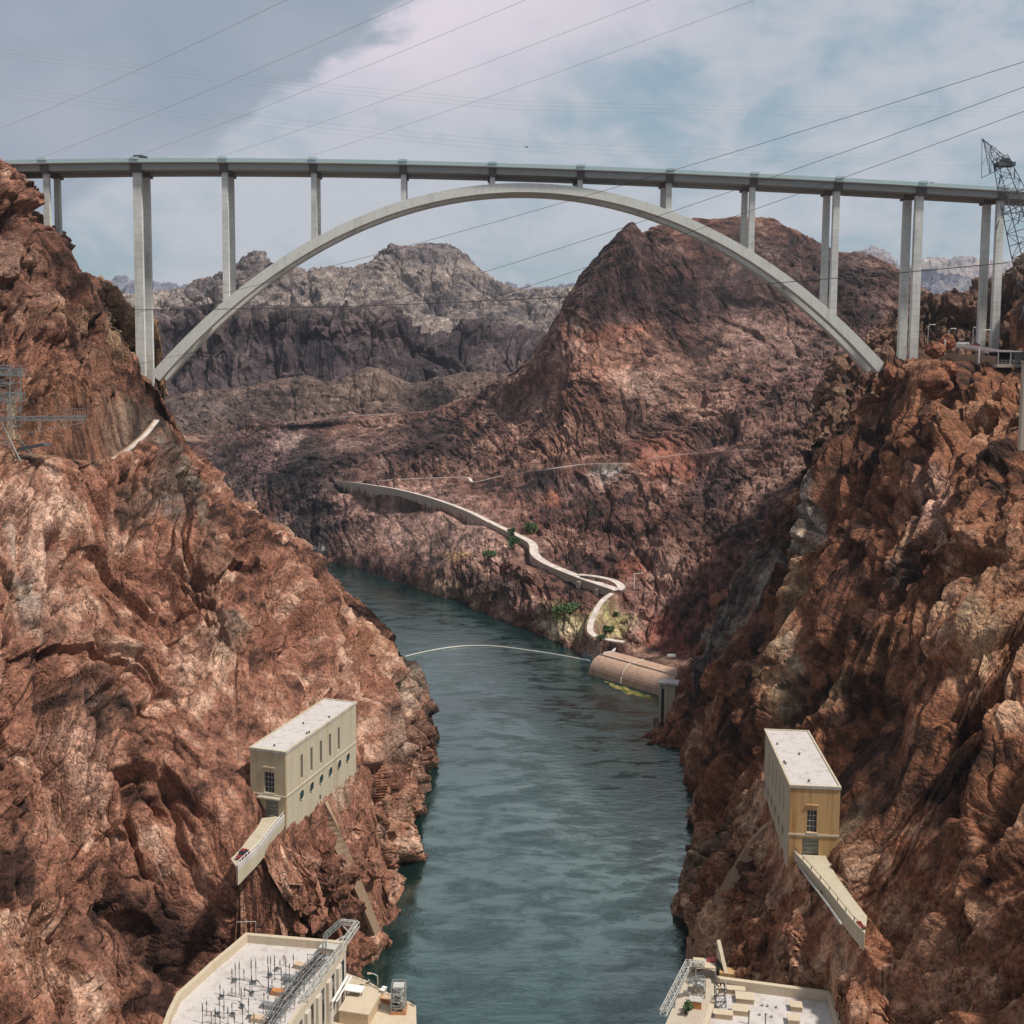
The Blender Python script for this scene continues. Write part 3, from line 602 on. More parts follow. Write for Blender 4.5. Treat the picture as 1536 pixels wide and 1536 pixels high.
M_ZONES = [
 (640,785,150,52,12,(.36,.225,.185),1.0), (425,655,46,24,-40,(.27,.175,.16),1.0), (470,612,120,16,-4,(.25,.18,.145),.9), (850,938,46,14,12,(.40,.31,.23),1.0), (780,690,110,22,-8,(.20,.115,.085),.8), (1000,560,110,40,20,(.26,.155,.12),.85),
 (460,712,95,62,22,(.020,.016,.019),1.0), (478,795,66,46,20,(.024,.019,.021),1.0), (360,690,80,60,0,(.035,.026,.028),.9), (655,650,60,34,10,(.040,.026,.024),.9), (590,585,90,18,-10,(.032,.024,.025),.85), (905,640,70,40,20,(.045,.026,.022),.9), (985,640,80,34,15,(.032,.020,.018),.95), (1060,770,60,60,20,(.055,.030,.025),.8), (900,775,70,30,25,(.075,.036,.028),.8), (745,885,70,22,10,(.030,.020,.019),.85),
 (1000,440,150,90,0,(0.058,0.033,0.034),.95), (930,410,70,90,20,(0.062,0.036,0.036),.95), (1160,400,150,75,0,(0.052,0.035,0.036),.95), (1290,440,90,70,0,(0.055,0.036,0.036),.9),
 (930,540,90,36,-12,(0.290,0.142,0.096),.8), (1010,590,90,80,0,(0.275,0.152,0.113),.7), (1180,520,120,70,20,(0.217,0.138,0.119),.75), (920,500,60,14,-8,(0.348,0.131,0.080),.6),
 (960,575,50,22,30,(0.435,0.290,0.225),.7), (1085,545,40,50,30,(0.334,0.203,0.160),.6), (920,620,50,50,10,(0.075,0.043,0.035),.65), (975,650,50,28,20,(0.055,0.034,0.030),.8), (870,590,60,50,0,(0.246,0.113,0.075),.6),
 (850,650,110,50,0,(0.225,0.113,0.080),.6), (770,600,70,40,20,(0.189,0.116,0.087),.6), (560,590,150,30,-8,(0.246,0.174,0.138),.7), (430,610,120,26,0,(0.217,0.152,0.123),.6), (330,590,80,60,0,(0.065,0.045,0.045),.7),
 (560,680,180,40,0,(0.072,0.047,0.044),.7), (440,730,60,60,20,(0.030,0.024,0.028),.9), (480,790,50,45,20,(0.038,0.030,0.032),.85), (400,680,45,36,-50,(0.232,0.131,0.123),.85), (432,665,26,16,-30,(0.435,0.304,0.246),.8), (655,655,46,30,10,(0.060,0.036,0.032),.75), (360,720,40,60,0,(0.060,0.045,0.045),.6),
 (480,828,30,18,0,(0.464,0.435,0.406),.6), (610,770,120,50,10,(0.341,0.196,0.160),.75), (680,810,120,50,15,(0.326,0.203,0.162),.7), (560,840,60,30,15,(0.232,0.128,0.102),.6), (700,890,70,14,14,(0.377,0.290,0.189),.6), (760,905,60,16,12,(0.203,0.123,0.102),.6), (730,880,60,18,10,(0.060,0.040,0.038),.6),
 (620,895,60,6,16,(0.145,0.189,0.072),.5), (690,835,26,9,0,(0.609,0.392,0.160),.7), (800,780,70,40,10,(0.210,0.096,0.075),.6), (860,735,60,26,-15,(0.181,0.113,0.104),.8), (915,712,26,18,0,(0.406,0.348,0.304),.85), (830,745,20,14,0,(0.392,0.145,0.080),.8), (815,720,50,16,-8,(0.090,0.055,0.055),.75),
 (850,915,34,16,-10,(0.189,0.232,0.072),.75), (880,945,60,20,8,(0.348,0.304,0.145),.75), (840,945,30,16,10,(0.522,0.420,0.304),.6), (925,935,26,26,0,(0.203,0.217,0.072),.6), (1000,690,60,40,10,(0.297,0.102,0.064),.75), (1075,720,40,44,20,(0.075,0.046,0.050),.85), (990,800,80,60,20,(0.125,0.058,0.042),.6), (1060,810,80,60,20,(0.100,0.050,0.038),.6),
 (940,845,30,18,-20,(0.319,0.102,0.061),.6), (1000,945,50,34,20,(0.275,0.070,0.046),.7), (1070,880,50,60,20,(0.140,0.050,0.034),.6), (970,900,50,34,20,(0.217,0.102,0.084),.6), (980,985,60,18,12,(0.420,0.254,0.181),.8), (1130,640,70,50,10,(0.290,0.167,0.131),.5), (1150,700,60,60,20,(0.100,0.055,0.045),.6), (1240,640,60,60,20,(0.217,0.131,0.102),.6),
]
flat_spill = PZ(985, 985, 9.0)
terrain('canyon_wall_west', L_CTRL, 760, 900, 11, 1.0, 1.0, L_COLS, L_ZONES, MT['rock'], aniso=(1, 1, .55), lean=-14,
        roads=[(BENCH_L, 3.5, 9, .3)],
        cuts=[(foot(OL_O, OL_E, OL_S, OL_W, OL_L), ZR - 3, 50, .3), (PH_L, ZP - 6, -9, .6), (TER_L, ZT - 3, -9, .5), (RAMP_L, ZRL - .5, 50, 1.2)],
        flats=[(P(45,682,335)[0], P(45,682,335)[1], 8, 24, P(45,682,335)[2], .25), (*(OL_O + OL_E * 20), 26, 50, None, .2), (*RAMP_L[4], 10, 26, None, .25)], aprons=[([tuple(OL_O - OL_E * 3), tuple(OL_O + OL_E * (OL_L + 4))], 57.5, 56.5, 1, 14, 3.6, 301), (RL_OUT, ZRL - 2.2, ZRL - 3.2, -1, 18, 3.0, 303)], damps=[(FL_L, 4, 16, .15), (refine([P(262,640,462),P(328,736,526),P(422,833,590),P(522,922,630),P(575,983,655)], 60), 14, 50, .25), (refine([P(223,557,454), P(163,470,447), P(118,392,442)], 24), 6, 30, .4)])
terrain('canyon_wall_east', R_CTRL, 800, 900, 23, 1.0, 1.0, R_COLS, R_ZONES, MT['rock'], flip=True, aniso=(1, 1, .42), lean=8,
        cuts=[(foot(OR_O, OR_E, OR_S, OR_W, OR_L), ZR - 3, 50, .3), (PH_R, ZP - 6, -9, .6), (TER_R, ZT - 3, -9, .5), (RAMP_R, ZRR - .5, 50, 1.2)],
        flats=[(P(1455,528,440)[0], P(1455,528,440)[1], 14, 40, 186.5, .12), (*(OR_O + OR_E * 14), 22, 46, None, .22), (*RAMP_R[5], 12, 30, None, .25)], aprons=[([tuple(OR_O - OR_E * 1), tuple(OR_O + OR_E * (OR_L + 4))], 56.0, 63.0, -1, 20, 2.3, 305), (RR_OUT, ZRR - 1.8, ZRR - 2.6, 1, 18, 2.0, 307)], damps=[(FL_R, 4, 16, .15)])
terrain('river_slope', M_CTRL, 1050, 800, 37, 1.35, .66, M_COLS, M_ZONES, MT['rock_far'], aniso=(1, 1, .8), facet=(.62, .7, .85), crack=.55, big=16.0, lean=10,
        roads=[(ROAD, 4.5, 13, .5, (ROAD_H, (2.1, 4.1))), (HAIR, 3.5, 8, .5), (LOWR, 3, 8, .3), (UPR, 6, 20, .5), (PATH, 2.0, 7, .2), (PATH2, 1.8, 6, .2)],
        flats=[(flat_spill[0], flat_spill[1], 16, 34, 9.5, .1), (*P(650,790,900)[:2], 60, 130, None, .3), (*P(1000,420,1150)[:2], 60, 260, None, .5), (*P(600,640,1300)[:2], 80, 260, None, .5), (*P(560,835,900)[:2], 30, 80, None, .5)])
terrain('pier_shoulder', TB([[(x0, 640, 468), (x0, 590, 470), (x1, (y + 590) / 2, 474), (x2, y, 480), (x2, y + 15, 530)] for x0, x1, x2, y in ((120,130,140,420),(160,160,160,428),(178,178,178,446),(200,198,196,462),(215,214,213,468),(228,227,226,480),(238,237,236,520),(246,246,246,580))]), 160, 160, 97, .5, .45, ((.30,.17,.095), (.10,.055,.035), (.42,.29,.19)), [], MT['rock'])
terrain('brown_knoll', N_CTRL, 300, 200, 41, 1.0, .9, ((.16,.085,.058), (.035,.022,.018), (.30,.20,.13)), [(1500,440,40,50,0,(.05,.032,.028),.8), (1420,490,60,14,0,(.30,.20,.12),.5)], MT['rock'], aniso=(1, 1, .8))
terrain('tan_bench', E_CTRL, 520, 150, 59, 1.8, .6, ((.125,.083,.067), (.028,.020,.020), (.25,.175,.138)), [(300,620,120,30,0,(.07,.05,.048),.8), (640,600,70,26,0,(.06,.042,.04),.8)], MT['rock_far'], aniso=(1, 1, .8), facet=(.4, .6, 1), crack=.5, big=6.0)
terrain('dark_ridge', B_CTRL, 620, 220, 53, 2.6, .7, ((.075,.052,.056), (.022,.018,.023), (.15,.108,.10)), [(400,470,180,14,0,(.15,.115,.105),.6), (650,560,90,40,0,(.035,.027,.033),.7), (560,590,160,16,0,(.12,.085,.075),.5)], MT['rock_far'], aniso=(1, 1, .5))
terrain('tan_mountains', C_CTRL, 700, 260, 61, 4.2, .62, ((.225,.178,.155), (.085,.068,.072), (.34,.28,.24)), [(390,420,70,40,0,(.12,.09,.09),.7), (640,385,80,16,0,(.10,.082,.09),.8), (500,450,110,20,10,(.16,.125,.12),.5), (800,450,70,30,0,(.20,.165,.15),.5)], MT['rock_dist'], aniso=(1, 1, .8))
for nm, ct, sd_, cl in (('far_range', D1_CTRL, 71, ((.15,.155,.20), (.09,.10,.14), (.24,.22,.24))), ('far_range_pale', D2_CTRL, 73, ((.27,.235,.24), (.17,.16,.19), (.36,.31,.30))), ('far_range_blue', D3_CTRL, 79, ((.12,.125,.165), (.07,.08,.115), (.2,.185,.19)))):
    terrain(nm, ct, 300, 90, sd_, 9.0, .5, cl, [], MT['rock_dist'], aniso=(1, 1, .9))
# ------------------------------------------------------------------ base ground far below everything and the river
def plane(name, x0, x1, y0, y1, z, mat, n=1):
    G = np.zeros((n + 1, n + 1, 3)); G[..., 0] = np.linspace(x0, x1, n + 1)[:, None]; G[..., 1] = np.linspace(y0, y1, n + 1)[None]; G[..., 2] = z
    return grid_mesh(name, G, None, mat, True)
def mat_water():
    m, nt, b = nodes('river_water'); N = nt.nodes; K = nt.links
    geo = N.new('ShaderNodeNewGeometry').outputs['Position']
    b.inputs['Roughness'].default_value = .06; b.inputs['Specular Tint'].default_value = (.66, .95, .93, 1); b.inputs['IOR'].default_value = 2.25
    big = _noise(nt, .016, 4, geo, .55, (1.0, .55, 1)); mid = _noise(nt, .075, 7, geo, .68, (.62, 1.35, 1)); mid.node.inputs['Distortion'].default_value = .35
    c = _ramp(nt, big, [(.30, (.002, .012, .011)), (.70, (.006, .027, .025))])
    K.new(c, b.inputs['Base Color'])
    r1 = _noise(nt, .30, 5, geo, .62, (.55, 1.25, 1)); r2 = _noise(nt, 1.5, 4, geo, .6, (.6, 1.2, 1))
    k = _ramp(nt, mid, [(.43, (.0,) * 3), (.60, (1,) * 3)])
    m2 = N.new('ShaderNodeMath'); m2.operation = 'MULTIPLY_ADD'; K.new(r2, m2.inputs[0]); m2.inputs[1].default_value = .2; K.new(r1, m2.inputs[2])
    sc = N.new('ShaderNodeMath'); sc.operation = 'MULTIPLY_ADD'; K.new(k, sc.inputs[0]); sc.inputs[1].default_value = .62; sc.inputs[2].default_value = .10
    bp = N.new('ShaderNodeBump'); bp.inputs['Strength'].default_value = .5; bp.inputs['Distance'].default_value = .75
    K.new(m2.outputs[0], bp.inputs['Height']); K.new(sc.outputs[0], bp.inputs['Strength']); K.new(bp.outputs[0], b.inputs['Normal'])
    return m
MT['water'] = mat_water()
tag(plane('river_water', -700, 300, -60, 1500, 0.0, MT['water']), kind='structure')
MT['ground'] = mat_plain('desert_ground', (.16, .12, .10), .95, 0, .3, .02)
tag(plane('ground', -8900, 8900, -290, 9700, -14.0, MT['ground']), kind='structure')

def haze():
    x0, x1, y0, y1, z0, z1 = -9000, 9000, -300, 9800, -15.5, 900
    me = bpy.data.meshes.new('haze'); me.from_pydata([(x, y, z) for z in (z0, z1) for x, y in ((x0, y0), (x1, y0), (x1, y1), (x0, y1))], [], [(3, 2, 1, 0), (4, 5, 6, 7), (0, 1, 5, 4), (1, 2, 6, 5), (2, 3, 7, 6), (3, 0, 4, 7)])
    m = bpy.data.materials.new('haze_air'); m.use_nodes = True; nt = m.node_tree; nt.nodes.clear()
    o = nt.nodes.new('ShaderNodeOutputMaterial'); v = nt.nodes.new('ShaderNodeVolumePrincipled'); v.inputs['Color'].default_value = (.80, .88, 1, 1); v.inputs['Density'].default_value = HAZE_DENSITY; v.inputs['Anisotropy'].default_value = .2
    nt.links.new(v.outputs[0], o.inputs['Volume']); me.materials.append(m); h = bpy.data.objects.new('haze', me); COL.objects.link(h); tag(h, kind='stuff')
HAZE_DENSITY = 3.2e-5
haze()
# ------------------------------------------------------------------ mesh builder
BASE = {}
class MB:
    def __init__(s): s.v = []; s.f = []
    def add(s, vs, fs):
        n = len(s.v); s.v += [tuple(float(c) for c in v) for v in vs]; s.f += [tuple(i + n for i in f) for f in fs]; return s
    def hexa(s, b, t):                                # two quads, bottom and top, same winding
        return s.add(list(b) + list(t), [(3, 2, 1, 0), (4, 5, 6, 7), (0, 1, 5, 4), (1, 2, 6, 5), (2, 3, 7, 6), (3, 0, 4, 7)])
    def box(s, c, sx, sy, sz, e=(0, 1)):
        """centre c, size across / along / up, turned so that `along` is direction e in plan"""
        c = np.array(c, float); l = math.hypot(*e[:2]); a = np.array([e[0] / l, e[1] / l, 0]); r = np.array([a[1], -a[0], 0]); z = np.array([0, 0, sz / 2])
        q = [c - r * sx / 2 - a * sy / 2, c + r * sx / 2 - a * sy / 2, c + r * sx / 2 + a * sy / 2, c - r * sx / 2 + a * sy / 2]
        return s.hexa([p - z for p in q], [p + z for p in q])
    def prism(s, poly, z0, z1):
        n = len(poly); zz0 = z0 if hasattr(z0, '__len__') else [z0] * n; zz1 = z1 if hasattr(z1, '__len__') else [z1] * n
        vs = [(x, y, a) for (x, y), a in zip(poly, zz0)] + [(x, y, a) for (x, y), a in zip(poly, zz1)]
        return s.add(vs, [tuple(range(n))[::-1], tuple(range(n, 2 * n))] + [(i, (i + 1) % n, n + (i + 1) % n, n + i) for i in range(n)])
    def beam(s, p, q, w, h=None):
        h = h or w; p = np.array(p, float); q = np.array(q, float); d = q - p; d /= np.linalg.norm(d)
        up = np.array([0, 0, 1.0]) if abs(d[2]) < .95 else np.array([0, 1.0, 0]); r = np.cross(d, up); r /= np.linalg.norm(r); u = np.cross(r, d)
        k = [r * a * w / 2 + u * b * h / 2 for a, b in ((-1, -1), (1, -1), (1, 1), (-1, 1))]
        return s.hexa([p + x for x in k], [q + x for x in k])
    def tube(s, pts, r, n=6):
        pts = [np.array(p, float) for p in pts]; rs = r if hasattr(r, '__len__') else [r] * len(pts); vs = []; fs = []
        for i, p in enumerate(pts):
            d = pts[min(i + 1, len(pts) - 1)] - pts[max(i - 1, 0)]; d /= max(np.linalg.norm(d), 1e-9)
            up = np.array([0, 0, 1.0]) if abs(d[2]) < .95 else np.array([0, 1.0, 0]); a = np.cross(d, up); a /= np.linalg.norm(a); b = np.cross(a, d)
            vs += [p + rs[i] * (a * math.cos(k * 2 * math.pi / n) + b * math.sin(k * 2 * math.pi / n)) for k in range(n)]
        for i in range(len(pts) - 1):
            for k in range(n): fs.append((i * n + k, i * n + (k + 1) % n, (i + 1) * n + (k + 1) % n, (i + 1) * n + k))
        fs += [tuple(range(n)), tuple((len(pts) - 1) * n + k for k in range(n))[::-1]]
        return s.add(vs, fs)
    def strip(s, a, b, c=None, d=None):
        """solid bar with moving cross-section: quads a[i] b[i] c[i] d[i]"""
        n = len(a); vs = []; fs = []
        for i in range(n): vs += [a[i], b[i], c[i], d[i]]
        for i in range(n - 1):
            for k in range(4): fs.append((4 * i + k, 4 * i + (k + 1) % 4, 4 * i + 4 + (k + 1) % 4, 4 * i + 4 + k))
        fs += [(3, 2, 1, 0), (4 * n - 4, 4 * n - 3, 4 * n - 2, 4 * n - 1)]
        return s.add(vs, fs)
    def lattice(s, p, q, w, h, n, t, diag=True):
        """square lattice girder from p to q"""
        p = np.array(p, float); q = np.array(q, float); d = q - p; L = np.linalg.norm(d); d /= L
        up = np.array([0, 0, 1.0]) if abs(d[2]) < .9 else np.array([0, 1.0, 0]); r = np.cross(d, up); r /= np.linalg.norm(r); u = np.cross(r, d)
        w1, h1 = (w if hasattr(w, '__len__') else (w, w)), (h if hasattr(h, '__len__') else (h, h))
        def cn(k, i):
            f = i / n; W = w1[0] + (w1[1] - w1[0]) * f; H = h1[0] + (h1[1] - h1[0]) * f
            a, b = ((-1, -1), (1, -1), (1, 1), (-1, 1))[k]; return p + d * L * f + r * a * W / 2 + u * b * H / 2
        for k in range(4):
            s.beam(cn(k, 0), cn(k, n), t * 1.5)
            for i in range(n + 1): s.beam(cn(k, i), cn((k + 1) % 4, i), t)
            for i in range(n):
                a, b = (k, (k + 1) % 4) if (i + k) % 2 else ((k + 1) % 4, k)
                s.beam(cn(a, i), cn(b, i + 1), t)
        return s
    def build(s, name, mat, parent=None, loc=None, smooth=False):
        me = bpy.data.meshes.new(name)
        o = bpy.data.objects.new(name, me); COL.objects.link(o)
        org = np.zeros(3)
        if parent is not None:
            org = BASE.get(parent.name, np.zeros(3)); o.parent = parent; BASE[o.name] = org
        elif loc is not None:
            org = np.array(loc, float); o.location = tuple(org); BASE[o.name] = org
        elif s.v:
            A = np.array(s.v); org = np.array([A[:, 0].mean(), A[:, 1].mean(), A[:, 2].min()]); o.location = tuple(org); BASE[o.name] = org
        me.from_pydata([tuple(np.array(v) - org) for v in s.v], [], s.f)
        me.materials.append(MT[mat] if isinstance(mat, str) else mat)
        import bmesh
        bm = bmesh.new(); bm.from_mesh(me); bmesh.ops.recalc_face_normals(bm, faces=bm.faces); bm.to_mesh(me); bm.free()
        if smooth:
            for pl in me.polygons: pl.use_smooth = True
        return o
def thing(name, loc, label, cat, group=None, rz=0.0):
    o = empty(name, loc, rz); BASE[o.name] = np.array(loc, float); tag(o, label, cat, group); return o
def V3(p2, z): return np.array([p2[0], p2[1], z], float)
from mathutils.bvhtree import BVHTree
_dg = None
def ground_hit(px, py):
    """nearest terrain point seen through a place in the photograph"""
    best = None; d = ray(px, py); d = d / np.linalg.norm(d)
    for o in TERR.values():
        ok, co, no, ix = o.ray_cast(Vector(C0), Vector(d))
        if ok:
            t = (Vector(co) - Vector(C0)).length
            if best is None or t < best[0]: best = (t, np.array(co))
    return best[1] if best else P(px, py, 700)
def ground_z(x, y, names=None, top=600):
    z = None
    for k, o in TERR.items():
        if names and k not in names: continue
        ok, co, no, ix = o.ray_cast(Vector((x, y, top)), Vector((0, 0, -1)))
        if ok and (z is None or co.z > z): z = co.z
    return z if z is not None else 0.0
bpy.context.view_layer.update()
# ------------------------------------------------------------------ the arch bridge
BA = rad(3.2); B_A = np.array([math.cos(BA), math.sin(BA), 0]); B_N = np.array([-math.sin(BA), math.cos(BA), 0]); B_O = np.array([0, 460.0, 0])
def BP(px, py, off=0.0):
    d = ray(px, py); t = ((B_O + B_N * off - C0) @ B_N) / (d @ B_N); q = C0 + d * t - B_O
    return float(q @ B_A), float(q[2])
def BW(s, off, z): return B_O + B_A * s + B_N * off + np.array([0, 0, z])
def bridge():
    br = thing('arch_bridge', BW(0, 0, 178), 'long pale concrete arch bridge spanning the gorge high over the river', 'bridge')
    top = [BP(x, y) for x, y in ((-60,242.5),(0,241.5),(65,240.5),(204,239.5),(336,239.3),(470,240.6),(605,242.2),(739,244.5),(871,248.5),(1003,254),(1137,261.5),(1268,269.5),(1390,277),(1536,284),(1640,289))]
    ss_ = np.array([p[0] for p in top]); zz = np.array([p[1] for p in top])
    cf = np.polyfit(ss_, zz, 3); ztop = lambda s: float(np.polyval(cf, s))
    S = np.linspace(-330, 330, 67)
    W = 16.5; OV = 1.9                                  # distance between girder faces, deck overhang
    def bar(name, mat, n0, n1, d0, d1):
        m = MB(); m.strip([BW(s, n0, ztop(s) - d1) for s in S], [BW(s, n1, ztop(s) - d1) for s in S], [BW(s, n1, ztop(s) - d0) for s in S], [BW(s, n0, ztop(s) - d0) for s in S]); return m.build(name, mat, br)
    bar('deck_slab', 'arch_c', -OV, W + OV, 1.25, 1.75)
    for n0, n1 in ((-OV - .12, -OV + .3), (W + OV - .3, W + OV + .12)):
        bar('parapet', 'parapet', n0, n1, 0, 1.62)
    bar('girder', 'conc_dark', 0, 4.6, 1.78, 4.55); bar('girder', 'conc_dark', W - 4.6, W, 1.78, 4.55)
    # arch ribs: one per side, boxes of constant depth
    def arch_z(px): dx = px - 783; return 274.5 + 8.2e-4 * dx * dx + 3.26e-10 * dx ** 4
    R0, RW, RD = .4, 4.6, 3.9
    pts = []
    for px in np.linspace(226, 1329, 90): pts.append(BP(px, arch_z(px), R0))
    pts = np.array(pts)
    t = np.gradient(pts, axis=0); t /= np.linalg.norm(t, axis=1)[:, None]; nn = np.stack([t[:, 1], -t[:, 0]], 1); nn[nn[:, 1] > 0] *= -1
    dep = RD + .9 * np.abs(np.linspace(-1, 1, 90)) ** 3
    low = pts + nn * dep[:, None]
    offs = (R0, 12.2)
    ribs = []
    for off in offs:
        m = MB(); m.strip([BW(s, off, z) for s, z in low], [BW(s, off + RW, z) for s, z in low], [BW(s, off + RW, z) for s, z in pts], [BW(s, off, z) for s, z in pts])
        ribs.append(m.build('arch_rib', 'arch_c', br))
    for i in range(6, 86, 9):
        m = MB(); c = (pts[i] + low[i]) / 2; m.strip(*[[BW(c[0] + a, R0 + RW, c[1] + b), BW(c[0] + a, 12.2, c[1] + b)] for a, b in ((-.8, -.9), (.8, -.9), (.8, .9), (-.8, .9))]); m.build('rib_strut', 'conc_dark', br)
    zarch = lambda s: float(np.interp(s, pts[:, 0], pts[:, 1]))
    # piers, in pairs
    spec = [(-52,330,2.6,6),(67,331,2.6,6),(204,556,3.9,7),(336,None,2.7,4),(470,None,2.5,4),(605,None,2.4,4),(739,None,2.4,4),(871,None,2.4,4),(1005,None,2.5,4),(1131,None,2.6,4),(1258,None,3.0,4),(1383,517,3.9,4),(1506,505,3.6,4)]
    for px, base, wd, dp in spec:
        zt = 262; s, _ = BP(px, zt)
        zt = ztop(s) - 4.5
        for k, off in enumerate((0.9, 13.0)):
            if base is None:
                s0, s1, z0 = s, s, zarch(s) - .8
            else:
                sb, z0 = BP(px, base, off); z0 -= 10
            m = MB(); wt = wd * .92
            d0, d1 = off, off + 2.3
            bq = [BW(s - wd / 2, d0, z0), BW(s + wd / 2, d0, z0), BW(s + wd / 2, d1, z0), BW(s - wd / 2, d1, z0)]
            tq = [BW(s - wt / 2, d0 + .1, zt), BW(s + wt / 2, d0 + .1, zt), BW(s + wt / 2, d1 - .1, zt), BW(s - wt / 2, d1 - .1, zt)]
            m.hexa(bq, tq)
            m.build('pier', 'concrete', br)
        m = MB(); cw = wd * .5 + .5
        m.hexa([BW(s - cw, -.5, zt - .9), BW(s + cw, -.5, zt - .9), BW(s + cw, W + .5, zt - .9), BW(s - cw, W + .5, zt - .9)],
               [BW(s - cw, -.5, zt + 2.4), BW(s + cw, -.5, zt + 2.4), BW(s + cw, W + .5, zt + 2.4), BW(s - cw, W + .5, zt + 2.4)])
        m.build('pier_cap', MT['cap_shade'], br)
        m = MB(); m.box(BW(s, -OV, ztop(s) + .1), 3.6, .9, .95, B_N); m.build('parapet_block', 'parapet', br)
    # small light masts along the far parapet
    for px in (1102, 1330, 1362, 1374, 1428, 1458, 1470):
        s, _ = BP(px, 270, W); m = MB(); m.tube([BW(s, W + OV, ztop(s) - 1), BW(s, W + OV, ztop(s) + 2.0)], .16, 5); m.box(BW(s, W + OV, ztop(s) + 2.0), .9, .5, .35, B_A); m.build('light_mast', 'steel', br)
    # fence at the crown walkway
    for px in (848, 853, 858):
        pass
    m = MB()
    for px in (846, 850, 854, 858):
        s, _ = BP(px, 280, R0); z = zarch(s); m.tube([BW(s, R0 + .3, z - .2), BW(s, R0 + .3, z + 1.5)], .07, 4)
    s0, s1 = BP(846, 280, R0)[0], BP(858, 280, R0)[0]; m.tube([BW(s0, R0 + .3, zarch(s0) + 1.4), BW(s1, R0 + .3, zarch(s1) + 1.4)], .07, 4); m.build('inspection_railing', 'steel', br)
    return ztop, W
MT['cap_shade'] = mat_plain('shade_dark_pier_cap', (.10, .08, .075), .8, 0, .2)  # shadow below the deck is put into this dark cap colour
BZ, BWID = bridge()
# ------------------------------------------------------------------ vehicles
def vehicle(name, o, e, L, W, H, body, label, cat, cabin=True, boxed=False):
    e = np.array([e[0], e[1], 0]) / math.hypot(*e[:2]); r = np.array([e[1], -e[0], 0]); o = np.array(o, float)
    t = thing(name, o, label, cat)
    def loc(a, b, c): return o + e * a + r * b + np.array([0, 0, c])
    def slab(m, a0, a1, b, c0, c1, ta0=None, ta1=None, tb=None):
        ta0 = a0 if ta0 is None else ta0; ta1 = a1 if ta1 is None else ta1; tb = b if tb is None else tb
        m.hexa([loc(a0, -b, c0), loc(a1, -b, c0), loc(a1, b, c0), loc(a0, b, c0)], [loc(ta0, -tb, c1), loc(ta1, -tb, c1), loc(ta1, tb, c1), loc(ta0, tb, c1)])
    h1 = H * .55; m = MB(); slab(m, -L / 2, L / 2, W / 2, .28, h1, -L / 2 + .08, L / 2 - .1, W / 2 - .05); bd = m.build('body', body, t)
    if boxed:
        m = MB(); slab(m, -L / 2 + .02, L * .16, W / 2 + .03, h1 * .8, H); m.build('cargo_box', 'steel_dark', t)
        m = MB(); slab(m, L * .2, L * .46, W / 2 - .06, h1, H * .86, L * .21, L * .40, W / 2 - .15); m.build('cab', body, t)
    else:
        m = MB(); slab(m, -L * .30, L * .22, W / 2 - .08, h1, H, -L * .22, L * .10, W / 2 - .25); cb = m.build('cabin', 'glass', t)
        m = MB(); slab(m, -L * .215, L * .095, W / 2 - .26, H, H + .05); m.build('roof', body, t)
    for a in (-L * .31, L * .31):
        for b in (-W / 2, W / 2):
            m = MB(); m.tube([loc(a, b - .1, .33), loc(a, b + .1, .33)], .33, 12); m.build('wheel', 'black', t)
    for b in (-W * .33, W * .33):
        m = MB(); m.box(loc(L / 2 - .07, b, h1 * .75), .3, .08, .16, e); m.build('headlight', 'white', t)
    return t
s_ = BP(213, 240, 2)[0]
vehicle('truck', BW(s_, 1.0, BZ(s_) - 1.25), B_A, 6.2, 2.2, 3.0, 'black', 'small dark box truck crossing the bridge beside its tall western pier', 'truck', boxed=True)
s_ = BP(1395, 278, 2)[0]
vehicle('car', BW(s_, .5, BZ(s_) - 1.25), B_A, 4.6, 1.8, 1.9, 'white', 'white car driving along the eastern end of the bridge deck', 'car')
